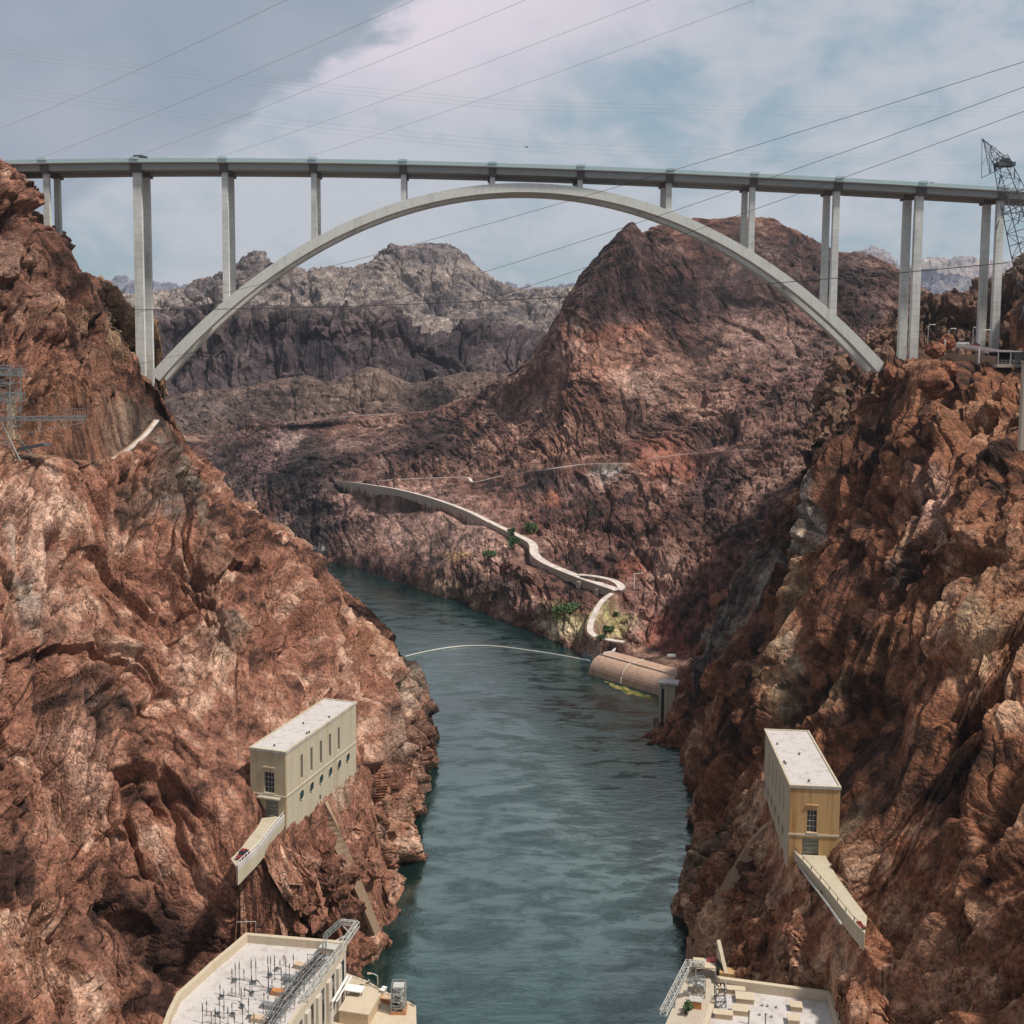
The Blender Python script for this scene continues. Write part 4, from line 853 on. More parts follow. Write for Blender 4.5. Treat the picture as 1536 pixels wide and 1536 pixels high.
# ------------------------------------------------------------------ canyon-wall outlet houses
def outlet_house(O, E, S, W, L, z_river, z_end, label, end_mat, door_u, win_u, sillz, doorw):
    """O: river-side corner nearest the dam at roof level. u runs along E, w into the cliff along S"""
    hs = thing('outlet_house', V3(O + E * L / 2 + S * W / 2, sillz), label, 'building')
    def loc(u, w, z): return V3(O + E * u + S * w, z)
    def slab(m, u0, u1, w0, w1, z0, z1): m.hexa([loc(u0, w0, z0), loc(u1, w0, z0), loc(u1, w1, z0), loc(u0, w1, z0)], [loc(u0, w0, z1), loc(u1, w0, z1), loc(u1, w1, z1), loc(u0, w1, z1)])
    zr = ZR; T = .9
    slots = [(8.2 + 5.6 * i, 9.5 + 5.6 * i) for i in range(5)]; sz0, sz1 = zr - 10.2, zr - 3.4
    rounds = [8.6 + 5.7 * i for i in range(6)]; rz = zr - 14.6
    # river wall, pieced round the slots
    m = MB(); zb = z_river
    us = [0.0] + [v for s in slots for v in s] + [L]
    slab(m, 0, L, 0, T, sz1, zr); slab(m, 0, L, 0, T, zb, sz0)
    for i in range(0, len(us), 2): slab(m, us[i], us[i + 1], 0, T, sz0, sz1)
    m.build('river_wall', 'outlet', hs)
    # end walls with window and door openings
    w0, w1 = win_u; wz0, wz1 = zr - 11.2, zr - 5.6; d0, d1 = doorw; dz0, dz1 = sillz, sillz + 4.3
    m = MB()
    slab(m, -.003, T, T, W, wz1, zr); slab(m, -.003, T, T, w0, wz0, wz1); slab(m, -.003, T, w1, W, wz0, wz1); slab(m, -.003, T, T, W, dz1, wz0)
    slab(m, -.003, T, T, d0, dz0, dz1); slab(m, -.003, T, d1, W, dz0, dz1); slab(m, -.003, T, T, W, z_end, dz0)
    slab(m, -.003, T, -.004, T, z_river, zr)
    m.build('end_wall', end_mat, hs)
    m = MB(); slab(m, L - T, L + .003, T, W, z_end, zr); m.build('end_wall', 'outlet', hs)
    m = MB(); slab(m, T, L - T, W - T, W, z_end, zr); m.build('back_wall', 'outlet', hs)
    m = MB(); slab(m, -.25, L + .25, -.25, W + .2, zr, zr + .45); rf = m.build('roof', 'roofc', hs)
    m = MB(); slab(m, -.3, L + .3, -.3, .25, zr + .451, zr + .7); slab(m, -.3, .25, .25, W + .2, zr + .451, zr + .7); slab(m, L - .25, L + .3, .25, W + .2, zr + .451, zr + .7); slab(m, .25, L - .25, W - .3, W + .2, zr + .451, zr + .7); m.build('coping', 'outlet', rf)
    for u, w in ((3, 5), (14, 1.2), (15, 1.0), (21, 6), (28, 1.4)):
        m = MB(); m.tube([loc(u, w, zr + .45), loc(u, w, zr + 1.0)], .25, 6); m.build('roof_vent', 'steel_dark', rf)
    m = MB(); slab(m, -.22, L + .1, -.22, .002, zr - 12.1, zr - 11.6); slab(m, -.22, -.002, -.003, W, zr - 12.1, zr - 11.6); m.build('belt_course', 'outlet', hs)
    for u in rounds:
        mm = MB(); mm.v = []; n = 20
        ring = []
        for k in range(n):
            a = 2 * math.pi * k / n; ring.append((u + 1.2 * math.cos(a), rz + 1.45 * math.sin(a)))
        mm.tube([loc(x, -.10, z) for x, z in ring + ring[:1]], .12, 5); wn = mm.build('round_window', 'outlet', hs)
        g = MB(); g.add([loc(x, -.04, z) for x, z in ring] + [loc(x, .0, z) for x, z in ring], [tuple(range(n)), tuple(range(n, 2 * n))[::-1]] + [(k, (k + 1) % n, n + (k + 1) % n, n + k) for k in range(n)]); g.build('pane', 'glass_teal', wn)
        j = MB(); slab(j, u - .06, u + .06, -.05, -.001, z_river, rz - 1.5); j.build('wall_joint', 'wall', hs)
    g = MB(); slab(g, 19.0, 19.7, -.05, .0, rz - 5.6, rz - 4.4); g.build('vent_hole', 'glass', hs)
    for a, b in slots:
        g = MB(); slab(g, a, b, .62, .75, sz0, sz1); wn = g.build('slot_window', MT['slotglass'], hs)
        g = MB()
        slab(g, (a + b) / 2 - .04, (a + b) / 2 + .04, .545, .615, sz0, sz1)
        for k in range(1, 5): slab(g, a, b, .55, .61, sz0 + (sz1 - sz0) * k / 5 - .06, sz0 + (sz1 - sz0) * k / 5 + .06)
        g.build('glazing_bar', 'steel_dark', wn)
    g = MB(); slab(g, .6, .75, w0, w1, wz0, wz1); wn = g.build('window', 'glass', hs)
    g = MB()
    for k in range(0, 4): x = w0 + (w1 - w0) * k / 3; slab(g, .45, .58, x - .035, x + .035, wz0, wz1)
    for k in range(0, 5): z = wz0 + (wz1 - wz0) * k / 4; slab(g, .36, .44, w0 - .02, w1 + .02, z - .04, z + .04)
    g.build('window_frame', 'steel_light', wn)
    g = MB(); slab(g, -.3, .3, w0 - .15, w1 + .15, wz0 - .3, wz0 - .01); g.build('window_sill', 'outlet', wn)
    g = MB(); slab(g, -.35, -.01, w0 - .3, w1 + .3, wz1 + 1.2, wz1 + 1.5); g.build('window_hood', end_mat, hs)
    g = MB(); slab(g, .5, .7, d0, d1, dz0, dz1); dr = g.build('door', 'door', hs)
    g = MB()
    for k in range(1, 4): z = dz0 + (dz1 - dz0) * k / 4; slab(g, .44, .49, d0 + .05, d1 - .05, z - .05, z + .05)
    g.build('door_rail', 'steel_dark', dr)
    return hs, loc
MT['slotglass'] = mat_plain('brown_tinted_glass', (.10, .08, .05), .4, 0, .2)
hl, loc_l = outlet_house(OL_O, OL_E, OL_S, OL_W, OL_L, 36, 36, 'tan concrete building with round windows on the shaded western cliff, balcony over its door', 'outlet_end', 0, (3.4, 6.4), ZRL, (2.2, 6.2))
hr, loc_r = outlet_house(OR_O, OR_E, OR_S, OR_W, OR_L, 36, 36, 'concrete building with rust stained orange end wall on the eastern cliff', 'outlet_rust', 0, (4.2, 6.6), ZRR, (3.2, 7.2))
m = MB(); m.hexa([loc_l(-1.5, 1.4, ZRL + 5.1), loc_l(-.01, 1.4, ZRL + 5.1), loc_l(-.01, 7.8, ZRL + 5.1), loc_l(-1.5, 7.8, ZRL + 5.1)], [loc_l(-1.5, 1.4, ZRL + 5.4), loc_l(-.01, 1.4, ZRL + 5.4), loc_l(-.01, 7.8, ZRL + 5.4), loc_l(-1.5, 7.8, ZRL + 5.4)])
bal = m.build('door_balcony', 'outlet', hl)
m = MB()
for k in range(8): m.beam(loc_l(-1.4, 1.5 + .88 * k, ZRL + 5.4), loc_l(-1.4, 1.5 + .88 * k, ZRL + 6.4), .09)
m.beam(loc_l(-1.4, 1.5, ZRL + 6.4), loc_l(-1.4, 7.7, ZRL + 6.4), .1); m.build('railing', 'steel_light', bal)
# ramps with parapet, posts and the cliff wall under them
def ramp(left, right, z, label, wall_side, wall_h, posts, rail_mat, kinked=False):
    """left / right: plan outlines of the deck edges from the door outwards"""
    c = (np.array(left[0]) + np.array(right[0])) / 2
    t = thing('access_ramp', V3(c, z), label, 'ramp')
    n = 16; Lf = cr(np.array(left, float), np.linspace(0, len(left) - 1, n)); Rt = cr(np.array(right, float), np.linspace(0, len(right) - 1, n))
    m = MB(); m.strip([V3(p, z - .5) for p in Lf], [V3(p, z - .5) for p in Rt], [V3(p, z) for p in Rt], [V3(p, z) for p in Lf]); m.build('deck', 'ramp', t)
    E = Rt if wall_side == 'R' else Lf; I = Lf if wall_side == 'R' else Rt
    out = (E - I) / np.linalg.norm(E - I, axis=1)[:, None]
    m = MB(); m.strip([V3(p, z - .5) for p in E], [V3(p + q * .4, z - .5) for p, q in zip(E, out)], [V3(p + q * .4, z + .85) for p, q in zip(E, out)], [V3(p, z + .85) for p in E]); pr = m.build('parapet', 'roofc' if wall_side == 'R' else 'ramp', t)
    hh = np.linspace(*wall_h, n)
    m = MB(); m.strip([V3(p - q * 1.0, z - h) for p, q, h in zip(E, out, hh)], [V3(p + q * .395, z - h) for p, q, h in zip(E, out, hh)], [V3(p + q * .395, z - .503) for p, q in zip(E, out)], [V3(p - q * 1.0, z - .503) for p, q in zip(E, out)]); m.build('retaining_wall', 'ramp', t)
    m = MB()
    for k in range(posts):
        f = (k + .5) / posts * (n - 1); i = int(f); p = E[i] + (E[min(i + 1, n - 1)] - E[i]) * (f - i); q = out[i]
        m.beam(V3(p + q * .2, z + .85), V3(p + q * .2, z + 1.75), .16)
    m.tube([V3(p + q * .2, z + 1.75) for p, q in zip(E, out)], .07, 5); m.build('railing', rail_mat, t)
    return t
g2 = lambda x, y, z: PZ(x, y, z)[:2]
ramp([g2(x, y, ZRL) for x, y in ((393,1227),(386,1240),(373,1257),(359,1275),(346,1288))], [g2(x, y, ZRL) for x, y in ((428,1223),(408,1246),(390,1271),(375,1284.5),(356,1302))], ZRL, 'curved concrete ramp with white railing leading to the western building door', 'R', (2.6, 4.2), 18, 'white')
ramp([g2(x, y, ZRR) for x, y in ((1191,1279),(1215,1306),(1245,1341),(1272,1376),(1297,1404))], [g2(x, y, ZRR) for x, y in ((1237,1281),(1252,1309),(1272,1337),(1287,1357),(1301,1375))], ZRR, 'straight tan concrete ramp rising to the orange stained building door', 'L', (1.6, 3.2), 9, 'steel_dark')
m = MB(); a = [PZ(x, y, ZRR - 1.2) for x, y in ((1192,1288),(1212,1318),(1232,1344),(1252,1372),(1262,1386))]; m.tube(a, .28, 8); tag(m.build('drain_pipe', 'steel_light', smooth=True), 'pale pipe running below the outer edge of the straight eastern ramp', 'pipe')
pc = PZ(364, 1285, ZRL); e_ = PZ(352, 1297, ZRL) - pc
vehicle('car', pc, e_, 4.4, 1.8, 1.6, 'darkred', 'dark red car parked at the lower end of the curved western ramp', 'car')
def cart(o, e):
    t = thing('hand_cart', o, 'small dark red cart standing at the outer end of the eastern ramp', 'cart'); e = np.array([e[0], e[1], 0]) / math.hypot(*e[:2]); r = np.array([e[1], -e[0], 0]); o = np.array(o)
    m = MB(); m.box(o + np.array([0, 0, .62]), 1.2, 2.2, .12, e); m.box(o + np.array([0, 0, .85]) - e * .7, 1.1, .6, .35, e); m.build('bed', 'darkred', t)
    m = MB(); m.tube([o + e * 1.1 + np.array([0, 0, .65]), o + e * 1.7 + np.array([0, 0, 1.2])], .05, 5); m.build('handle', 'darkred', t)
    for a in (-.7, .7):
        for b in (-.6, .6): m = MB(); m.tube([o + e * a + r * (b - .06) + np.array([0, 0, .3]), o + e * a + r * (b + .06) + np.array([0, 0, .3])], .3, 10); m.build('wheel', 'black', t)
cart(PZ(1291, 1392, ZRR), (.3, -1))
# inclined concrete flumes down the rock below both buildings
def flume(path, w, h, label):
    pts = refine([np.array(p) for p in path], 24); m = MB(); a, b, c, d = [], [], [], []
    for i, p in enumerate(pts):
        t = pts[min(i + 1, 23)] - pts[max(i - 1, 0)]; t /= np.linalg.norm(t); r = np.cross(t, [0, 0, 1.0]); r /= np.linalg.norm(r); u = np.cross(r, t)
        if u[2] < 0: u = -u
        a.append(p - r * w / 2 - u * h); b.append(p + r * w / 2 - u * h); c.append(p + r * w / 2 + u * .8); d.append(p - r * w / 2 + u * .8)
    m.strip(a, b, c, d); return tag(m.build('concrete_flume', 'ledge_c'), label, 'flume')
def on_rock(pts, lift): 
    out = []
    for x, y in pts:
        h = ground_hit(x, y); out.append(h + (C0 - h) / np.linalg.norm(C0 - h) * lift)
    return out
def smooth_line(L, k=2):
    L = [np.array(p) for p in L]
    for _ in range(k): L = [L[0]] + [(L[i - 1] + 2 * L[i] + L[i + 1]) / 4 for i in range(1, len(L) - 1)] + [L[-1]]
    return L
def bowed_on_rock(line, clear):
    hits = np.array(on_rock([(proj(p[None])[0][0], proj(p[None])[1][0]) for p in line], 0.0)); n = len(hits)
    hits = np.array(smooth_line(list(hits), 3)); t = np.linspace(0, 1, n)
    fit = np.stack([np.polyval(np.polyfit(t, hits[:, k], 2), t) for k in range(3)], 1)
    view = C0 - fit; view /= np.linalg.norm(view, axis=1)[:, None]
    dev = ((hits - fit) * view).sum(1)
    return list(fit + view * (min(4.0, float(np.percentile(dev, 62))) + clear))
flume(bowed_on_rock(FL_L, .3), 1.3, 2.6, 'steep concrete flume running down the rock below the western building')
flume(bowed_on_rock(FL_R, .3), 1.2, 2.4, 'narrow concrete flume slanting down rock from the eastern building to the river')
# ------------------------------------------------------------------ powerhouse wings at the foot of the dam
def offset_poly(poly, d):
    n = len(poly); A = sum(poly[i][0] * poly[(i + 1) % n][1] - poly[(i + 1) % n][0] * poly[i][1] for i in range(n)); sg = 1 if A > 0 else -1; out = []
    for i in range(n):
        p0, p1, p2 = (np.array(poly[k % n]) for k in (i - 1, i, i + 1))
        n1 = np.array([(p1 - p0)[1], -(p1 - p0)[0]]) * sg; n2 = np.array([(p2 - p1)[1], -(p2 - p1)[0]]) * sg
        n1 /= np.linalg.norm(n1); n2 /= np.linalg.norm(n2); b = n1 + n2; b /= max(.3, b @ n1 * np.linalg.norm(b) ** 0) if False else 1
        k = d / max(.35, (b @ n1) ** 1 / 1) if False else d / max(.4, 1 + n1 @ n2) 
        out.append(tuple(p1 + (n1 + n2) * k))
    return out
def powerhouse(poly, label, pil_edges, wall_mat, par_h):
    c = np.mean(np.array(poly), 0); t = thing('powerhouse', V3(c, ZT), label, 'building')
    m = MB(); m.prism(poly, ZT - 8, ZP - .25); m.build('wall', wall_mat, t)
    inn = offset_poly(poly, -.9)
    m = MB(); m.prism(inn, ZP - .24, ZP); m.build('roof', 'roofc', t)
    m = MB(); n = len(poly); out = offset_poly(poly, .12)
    for i in range(n):
        j = (i + 1) % n; h = par_h[i] if i < len(par_h) else 1.6
        if h <= 0: continue
        m.hexa([V3(inn[i], ZP - .245), V3(out[i], ZP - .245), V3(out[j], ZP - .245), V3(inn[j], ZP - .245)], [V3(inn[i], ZP + h), V3(out[i], ZP + h), V3(out[j], ZP + h), V3(inn[j], ZP + h)])
    m.build('parapet', 'terrace', t)
    for i, k in pil_edges:
        a, b = np.array(poly[i]), np.array(poly[(i + 1) % n]); e = (b - a) / np.linalg.norm(b - a); nr = np.array([e[1], -e[0]])
        if (a + nr - c) @ (a + nr - c) < (a - c) @ (a - c): nr = -nr
        for q in range(k):
            p = a + (b - a) * (q + .12) / k
            mm = MB(); mm.box(V3(p + nr * .35, (ZP + ZT) / 2 - .6), 1.9, .7, ZP - ZT - 1.3, nr); mm.build('pilaster', wall_mat, t)
            if q < k:
                p = a + (b - a) * (q + .62) / k
                g = MB(); g.box(V3(p + nr * .06, ZT + 6.2), 1.3, .16, 8.4, nr); g.build('window_slot', 'glass', t)
    return t
ph = powerhouse(PH_L, 'grey flat roofed powerhouse with many upright posts on its roof, western bank', [(10, 4), (11, 5)], 'powerhouse', [2.0, 2.0, 2.0, 2.0, 2.0, 2.0, 2.0, 2.0, 0, 0, .7, .7])
phr = powerhouse(PH_R, 'pale flat roofed powerhouse with tan roof boxes on the eastern bank', [(7, 4), (6, 4)], 'powerhouse', [2.2, 2.2, 2.2, 0, 0, .9, .9, .9])
def R3(x, y, z=0.0): return PZ(x, y, ZP + z)
# upright bus posts on the western roof
proto = None
def bus_post(x, y, h, lean=(0, 0), thick=.15):
    global proto
    o = R3(x, y)
    if proto is None:
        t = thing('insulator_post', (0, 0, 0), 'slim dark upright post standing on the pale western powerhouse roof', 'post', 'upright posts on the western powerhouse roof')
        m = MB(); m.tube([(0, 0, 0), (0, 0, 1)], [.11, .09], 6); m.build('shaft', 'steel_dark', t)
        m = MB(); m.tube([(0, 0, .0), (0, 0, .05)], .34, 8); m.build('base_plate', 'steel', t)
        m = MB(); m.tube([(0, 0, .55), (0, 0, .62), (0, 0, .68), (0, 0, .75), (0, 0, .82), (0, 0, .88)], [.12, .24, .12, .24, .12, .2], 8); m.build('insulator', 'black', t)
        proto = t; r = t
    else: r = copy_tree(proto)
    r.location = tuple(o); r.scale = (.62, .62, h); r.rotation_euler = (lean[0], lean[1], 0)
POSTS = [(348,1469,3.2),(353,1471,5.4),(359,1469,5.4),(366,1470,3.2),(377,1473,7.0),(384,1472,6.6),(402,1462,5.6),(406,1460,5.0),(412,1470,7.2),(420,1454,3.0),(426,1448,3.2),(429,1472,7.2),(434,1462,3.4),(440,1452,4.2),(378,1488,4.6),(375,1486,3.0),(403,1483,6.2),(408,1484,3.0),(422,1484,6.6),
 (330,1492,3.0),(336,1510,5.0),(348,1494,2.6),(362,1508,5.4),(367,1495,2.8),(310,1517,3.0),(329,1518,3.4),(348,1520,2.8),(304,1535,5.6),(317,1536,3.6),(323,1536,4.6),(336,1528,3.8),(342,1536,4.8),(364,1536,5.2),(373,1524,5.2),(396,1502,2.6),(402,1508,3.0),(395,1520,3.0),(330,1536,2.4),(352,1540,3.2),(381,1536,3.0)]
for x, y, h in POSTS: bus_post(x, y, h * .82)
for x, y, h, l in ((396,1481,2.6,.75),(384,1500,3.4,.7),(372,1518,3.4,.7)): bus_post(x, y, h, (0, -l))
# bus bars between the posts
for i, (a, b, zz) in enumerate((((348,1469),(384,1472),1.0),((330,1492),(362,1496),1.0),((310,1517),(350,1521),1.0),((353,1471),(359,1469),3.6),((402,1462),(434,1462),4.0),((378,1488),(408,1484),1.2))):
    m = MB(); A = R3(*a, zz); B = R3(*b, zz); A[2] = B[2] = ZP + zz; m.tube([A, B], .06, 5)
    for q in (A, B): m.tube([(q[0], q[1], ZP), q], .07, 5)
    tag(m.build('bus_bar', 'steel_dark'), ['low thin bar joining the rear row of upright roof posts', 'thin bar between middle posts at the left of the western roof', 'thin bar between the front left posts of the western roof', 'short high bar joining two close posts in the rear group', 'high thin bar over the rear right posts of the western roof', 'low bar between posts near the centre of the western roof'][i], 'bar', 'bars between the western roof posts')
jb = None
for i, (x, y) in enumerate(((352,1473),(381,1476),(405,1466),(428,1476),(378,1492),(405,1488),(424,1488),(332,1498),(363,1512),(349,1524),(374,1528),(398,1512),(326,1524),(415,1456))):
    o = R3(x, y)
    if jb is None:
        jb = r = thing('junction_box', (0, 0, 0), 'small grey junction box between the upright posts on the western roof', 'box', 'junction boxes between the roof posts')
        m = MB(); m.box((0, 0, .3), .9, .7, .6); m.build('body', 'steel', r); m = MB(); m.box((0, 0, .64), 1.0, .8, .08); m.build('lid', 'steel_dark', r)
    else: r = copy_tree(jb)
    r.location = tuple(o); r.rotation_euler = (0, 0, .3 * i)
# roof-edge railing and drain pipes
m = MB(); q = [R3(x, y, .72) for x, y in ((518,1425),(500,1446),(480,1474),(460,1504),(440,1537),(410,1590))]
for a, b in zip(q[:-1], q[1:]):
    for k in range(5): pp = a + (b - a) * k / 5; m.beam(pp, pp + [0, 0, 1.0], .07)
    m.beam(a + [0, 0, 1.0], b + [0, 0, 1.0], .07); m.beam(a + [0, 0, .5], b + [0, 0, .5], .05)
m.build('roof_railing', 'steel_light', ph)
# cable tray with black cables along the river edge of that roof
def tray():
    t = thing('cable_rack', R3(430, 1500), 'long grey steel rack of cables along the river edge of the powerhouse roof', 'cable rack')
    line = refine([R3(x, y) for x, y in ((486,1440),(470,1458),(452,1478),(436,1500),(420,1522),(404,1545),(380,1580))], 14)
    m = MB()
    for i in range(len(line) - 1):
        a, b = line[i], line[i + 1]; d = (b - a) / np.linalg.norm(b - a); r = np.array([d[1], -d[0], 0])
        for k in (-1.6, 1.6):
            m.beam(a + r * k + [0, 0, 1.4], b + r * k + [0, 0, 1.4], .13); m.beam(a + r * k, a + r * k + [0, 0, 2.4], .12); m.beam(a + r * k + [0, 0, 2.3], b + r * k + [0, 0, 2.3], .10)
        m.beam(a - r * 1.6 + [0, 0, 1.4], a + r * 1.6 + [0, 0, 1.4], .12); m.beam(a - r * 1.6 + [0, 0, 2.3], a + r * 1.6 + [0, 0, 2.3], .1); m.beam(a - r * 1.6 + [0, 0, 1.4], b + r * 1.6 + [0, 0, 1.4], .08)
    m.build('frame', 'steel', t)
    rg = random.Random(5)
    for k in range(7):
        off = -1.3 + .42 * k; pts = []
        for i, p in enumerate(line):
            d = line[min(i + 1, 13)] - line[max(i - 1, 0)]; d /= np.linalg.norm(d); r = np.array([d[1], -d[0], 0]); pts.append(p + r * (off + rg.uniform(-.25, .25)) + [0, 0, 1.55 + rg.uniform(0, .45)])
        m = MB(); m.tube(pts, .11 if k % 2 else .15, 6); m.build('cable', 'black' if k % 3 else 'steel', t)
    for k, i in enumerate((2, 4, 6, 8, 10)):
        p = line[i]; d = line[i + 1] - line[i - 1]; d /= np.linalg.norm(d); r = np.array([d[1], -d[0], 0])
        m = MB(); m.box(p + r * 3.4 + [0, 0, .5], 3.2, 1.4, 1.0, (d[0], d[1])); m.build('terminal_box', ('tan', 'steel', 'rust', 'steel', 'tan')[k], t)
        m = MB()
        for a in (-2.2, 2.2):
            m.beam(p + r * a - d * .8, p + r * a - d * .8 + [0, 0, 3.2], .12)
        m.beam(p - r * 2.2 - d * .8 + [0, 0, 3.2], p + r * 2.2 - d * .8 + [0, 0, 3.2], .12); m.build('portal', 'steel', t)
tray()
# lattice gantry that reaches past the downstream corner
def gantry():
    o = R3(500, 1432); t = thing('lattice_gantry', o, 'pale steel lattice gantry reaching past the far corner of the western powerhouse roof', 'gantry')
    zz = 3.2; A = [R3(x, y, zz) for x, y in ((456,1500),(537,1384),(536,1381),(512,1381),(490,1398),(486,1415))]
    m = MB(); m.lattice(R3(458, 1498, 1.5), R3(536, 1386, 1.5), 1.1, 1.3, 16, .10); m.build('main_girder', 'steel_light', t)
    m = MB(); m.lattice(R3(536, 1385, 1.5), R3(511, 1383, 1.5), .8, 1.0, 4, .09); m.build('end_girder', 'steel_light', t)
    m = MB(); m.lattice(R3(511, 1383, 1.5), R3(488, 1404, 1.5), .8, 1.0, 6, .09); m.build('side_girder', 'steel', t)
    m = MB(); m.lattice(R3(488, 1404, 1.5), R3(487, 1424, 1.5), .8, 1.0, 3, .09); m.build('side_girder', 'steel', t)
    m = MB(); m.beam(R3(515, 1390, 1.6), R3(527, 1402, 1.6), .2); m.beam(R3(500, 1413, 1.6), R3(517, 1404, 1.6), .2); m.beam(R3(492, 1410, 1.6), R3(508, 1424, 1.6), .18); m.build('cross_brace', 'steel_light', t)
    for x, y in ((490, 1436), (506, 1432), (470, 1475), (487, 1424)):
        m = MB(); p = R3(x, y); m.beam(p, p + [0, 0, 1.6], .2); m.build('leg', 'steel_light', t)
gantry()
for i, (x, y, sx, sy, sz, mt, lb) in enumerate(((494,1429,4.2,2.4,1.6,'tan','tan metal equipment box at the far corner of the western powerhouse roof'),(384,1413,1.4,1.0,1.0,'rust','small rusty box by the rear parapet of the western powerhouse'))):
    t = thing('equipment_box', R3(x, y), lb, 'box'); m = MB(); m.box(R3(x, y) + [0, 0, sz / 2], sx, sy, sz, (.2, 1)); m.build('body', mt, t); m = MB(); m.box(R3(x, y) + [0, 0, sz + .06], sx + .2, sy + .2, .12, (.2, 1)); m.build('lid', 'steel_light', t)
p = R3(384, 1412); m = MB(); m.tube([p, p + [0, 0, 5.0], p + [-4.6, .4, 4.6]], .09, 5); tag(m.build('davit_pole', 'steel_light'), 'thin white bent pole at the rear parapet of the western powerhouse', 'pole')
# river terraces
def terrace(poly, label, mat='terrace'):
    c = np.mean(np.array(poly), 0); t = thing('river_terrace', V3(c, 0), label, 'terrace')
    m = MB(); m.prism(poly, -4, ZT - .01 + 0); m.build('quay_wall', 'terrace', t)
    m = MB(); m.prism(offset_poly(poly, .15), ZT, ZT + .35); m.build('paving', mat, t); return t
tl = terrace(TER_L, 'sandy paved riverside terrace beside the western powerhouse')
tr = terrace(TER_R, 'grey riverside platform beside the eastern powerhouse', 'wall')
m = MB(); q = [PZ(x, y, ZT + .35) for x, y in ((519,1462),(552,1474),(572,1487),(617,1507),(623,1511))]
for a, b in zip(q[:-1], q[1:]):
    for k in range(4): pp = a + (b - a) * k / 4; m.beam(pp, pp + [0, 0, 1.1], .1)
    m.beam(a + [0, 0, 1.1], b + [0, 0, 1.1], .09); m.beam(a + [0, 0, .55], b + [0, 0, .55], .07)
m.build('railing', 'steel_dark', tl)
g = MB(); pp = PZ(622, 1522, ZT - 1); g.box(pp + [.25, -3, -5], .5, 5, 9, (0, 1)); g.build('quay_opening_shade', 'glass', tl)  # dark slab painted as the shade inside an opening
T3 = lambda x, y, z=0.0: PZ(x, y, ZT + .35) + np.array([0, 0, z])
def rack(x, y):
    o = T3(x, y); t = thing('scaffold_tower', o, 'grey steel scaffold tower at the river edge of the western terrace', 'scaffold'); m = MB()
    m.lattice(o + [0, 0, .6], o + [0, 0, 6.6], 3.2, 3.0, 4, .13)
    m.build('frame', 'steel', t)
    for z in (1.2, 2.8, 4.4, 6.2): mm = MB(); mm.box(o + [0, 0, z], 2.6, 2.4, .14); mm.build('platform', 'steel_light', t)
    for dx, dy, z, mt in ((-.6, .4, 1.7, 'black'), (.5, -.3, 1.8, 'steel_dark'), (.2, .5, 3.3, 'white'), (-.4, -.4, 3.3, 'steel_dark')): mm = MB(); mm.box(o + [dx, dy, z], .9, .8, .8); mm.build('crate', mt, t)
    mm = MB(); mm.box(o + [0, 0, .3], 3.8, 3.4, .5); mm.build('base', 'rust', t)
rack(598, 1516)
def skiff(o, e):
    t = thing('equipment_skip', o, 'orange skip lying on the western terrace beside the scaffold tower', 'skip'); e = np.array([*e, 0]) / math.hypot(*e); r = np.array([e[1], -e[0], 0]); m = MB(); o = np.array(o)
    m.hexa([o + e * a + r * b for a, b in ((-1.4, -.6), (1.4, -.6), (1.4, .6), (-1.4, .6))], [o + e * a + r * b + [0, 0, 1.0] for a, b in ((-2.0, -.9), (2.0, -.9), (2.0, .9), (-2.0, .9))]); m.build('tub', 'rust', t)
    m = MB(); m.box(o + [0, 0, 1.03], 1.5, 3.3, .06, e[:2]); m.build('load', 'tan', t)
skiff(T3(583, 1503), (1, -.45))
t = thing('power_cabinet', T3(575, 1489), 'small pale cabinet at the terrace railing near the lamp post', 'cabinet'); m = MB(); m.box(T3(575, 1489, .5), 1.6, 1.0, 1.0, (1, -.4)); m.build('body', 'steel_light', t); m = MB(); m.box(T3(575, 1489, 1.05), 1.8, 1.2, .1, (1, -.4)); m.build('lid', 'white', t)
o = T3(567, 1482); t = thing('lamp_post', o, 'beige lamp post with a bent arm on the western terrace railing', 'lamp post'); m = MB(); m.tube([o, o + [-.1, 0, 3.0], o + [-.9, .2, 3.4], o + [-2.0, .4, 3.5]], .12, 6); m.build('pole', 'steel_light', t); m = MB(); m.box(o + [-2.2, .4, 3.4], .9, .5, .25, (0, 1)); m.build('lamp_head', 'tan', t)
o = T3(553, 1476); m = MB(); m.tube([o, o + [0, 0, .9]], .28, 8); m.tube([o + [0, 0, .9], o + [0, 0, 1.2]], [.34, .1], 8); tag(m.build('mooring_bollard', 'steel'), 'single grey bollard at the western terrace edge', 'bollard')
def kiosk():
    o = T3(540, 1522); t = thing('stair_house', o, 'low tan stair house with white canopy on the western terrace', 'building'); e = (.22, 1)
    m = MB(); m.box(o + [0, 0, 1.5], 7, 8, 3.0, e); m.build('wall', 'tan', t); m = MB(); m.box(o + [0, 0, 3.12], 7.4, 8.4, .25, e); m.build('roof', 'terrace', t)
    c = T3(532, 1510, 4.5); m = MB(); m.box(c, 4.2, 2.6, .18, e); m.build('canopy', 'white', t)
    m = MB()
    for a in (-1.8, 0, 1.8): m.beam(c + [a, -1, -2], c + [a, -1, 0], .12)
    m.beam(c + [-2, -1.1, -.8], c + [2, -1.1, -.8], .1); m.build('railing', 'steel_dark', t)
kiosk()
m = MB(); a, b = T3(522, 1500, 6.0), T3(499, 1540, 6.0)
m.beam(a, b, .5, .3); m.beam(a + [.9, 0, 0], b + [.9, 0, 0], .3, .2); m.beam(a + [0, 0, -6], a, .3); m.beam(b + [0, 0, -6], b, .3); tag(m.build('pipe_bridge', 'white'), 'white pipe running along the river wall of the western powerhouse', 'pipe')
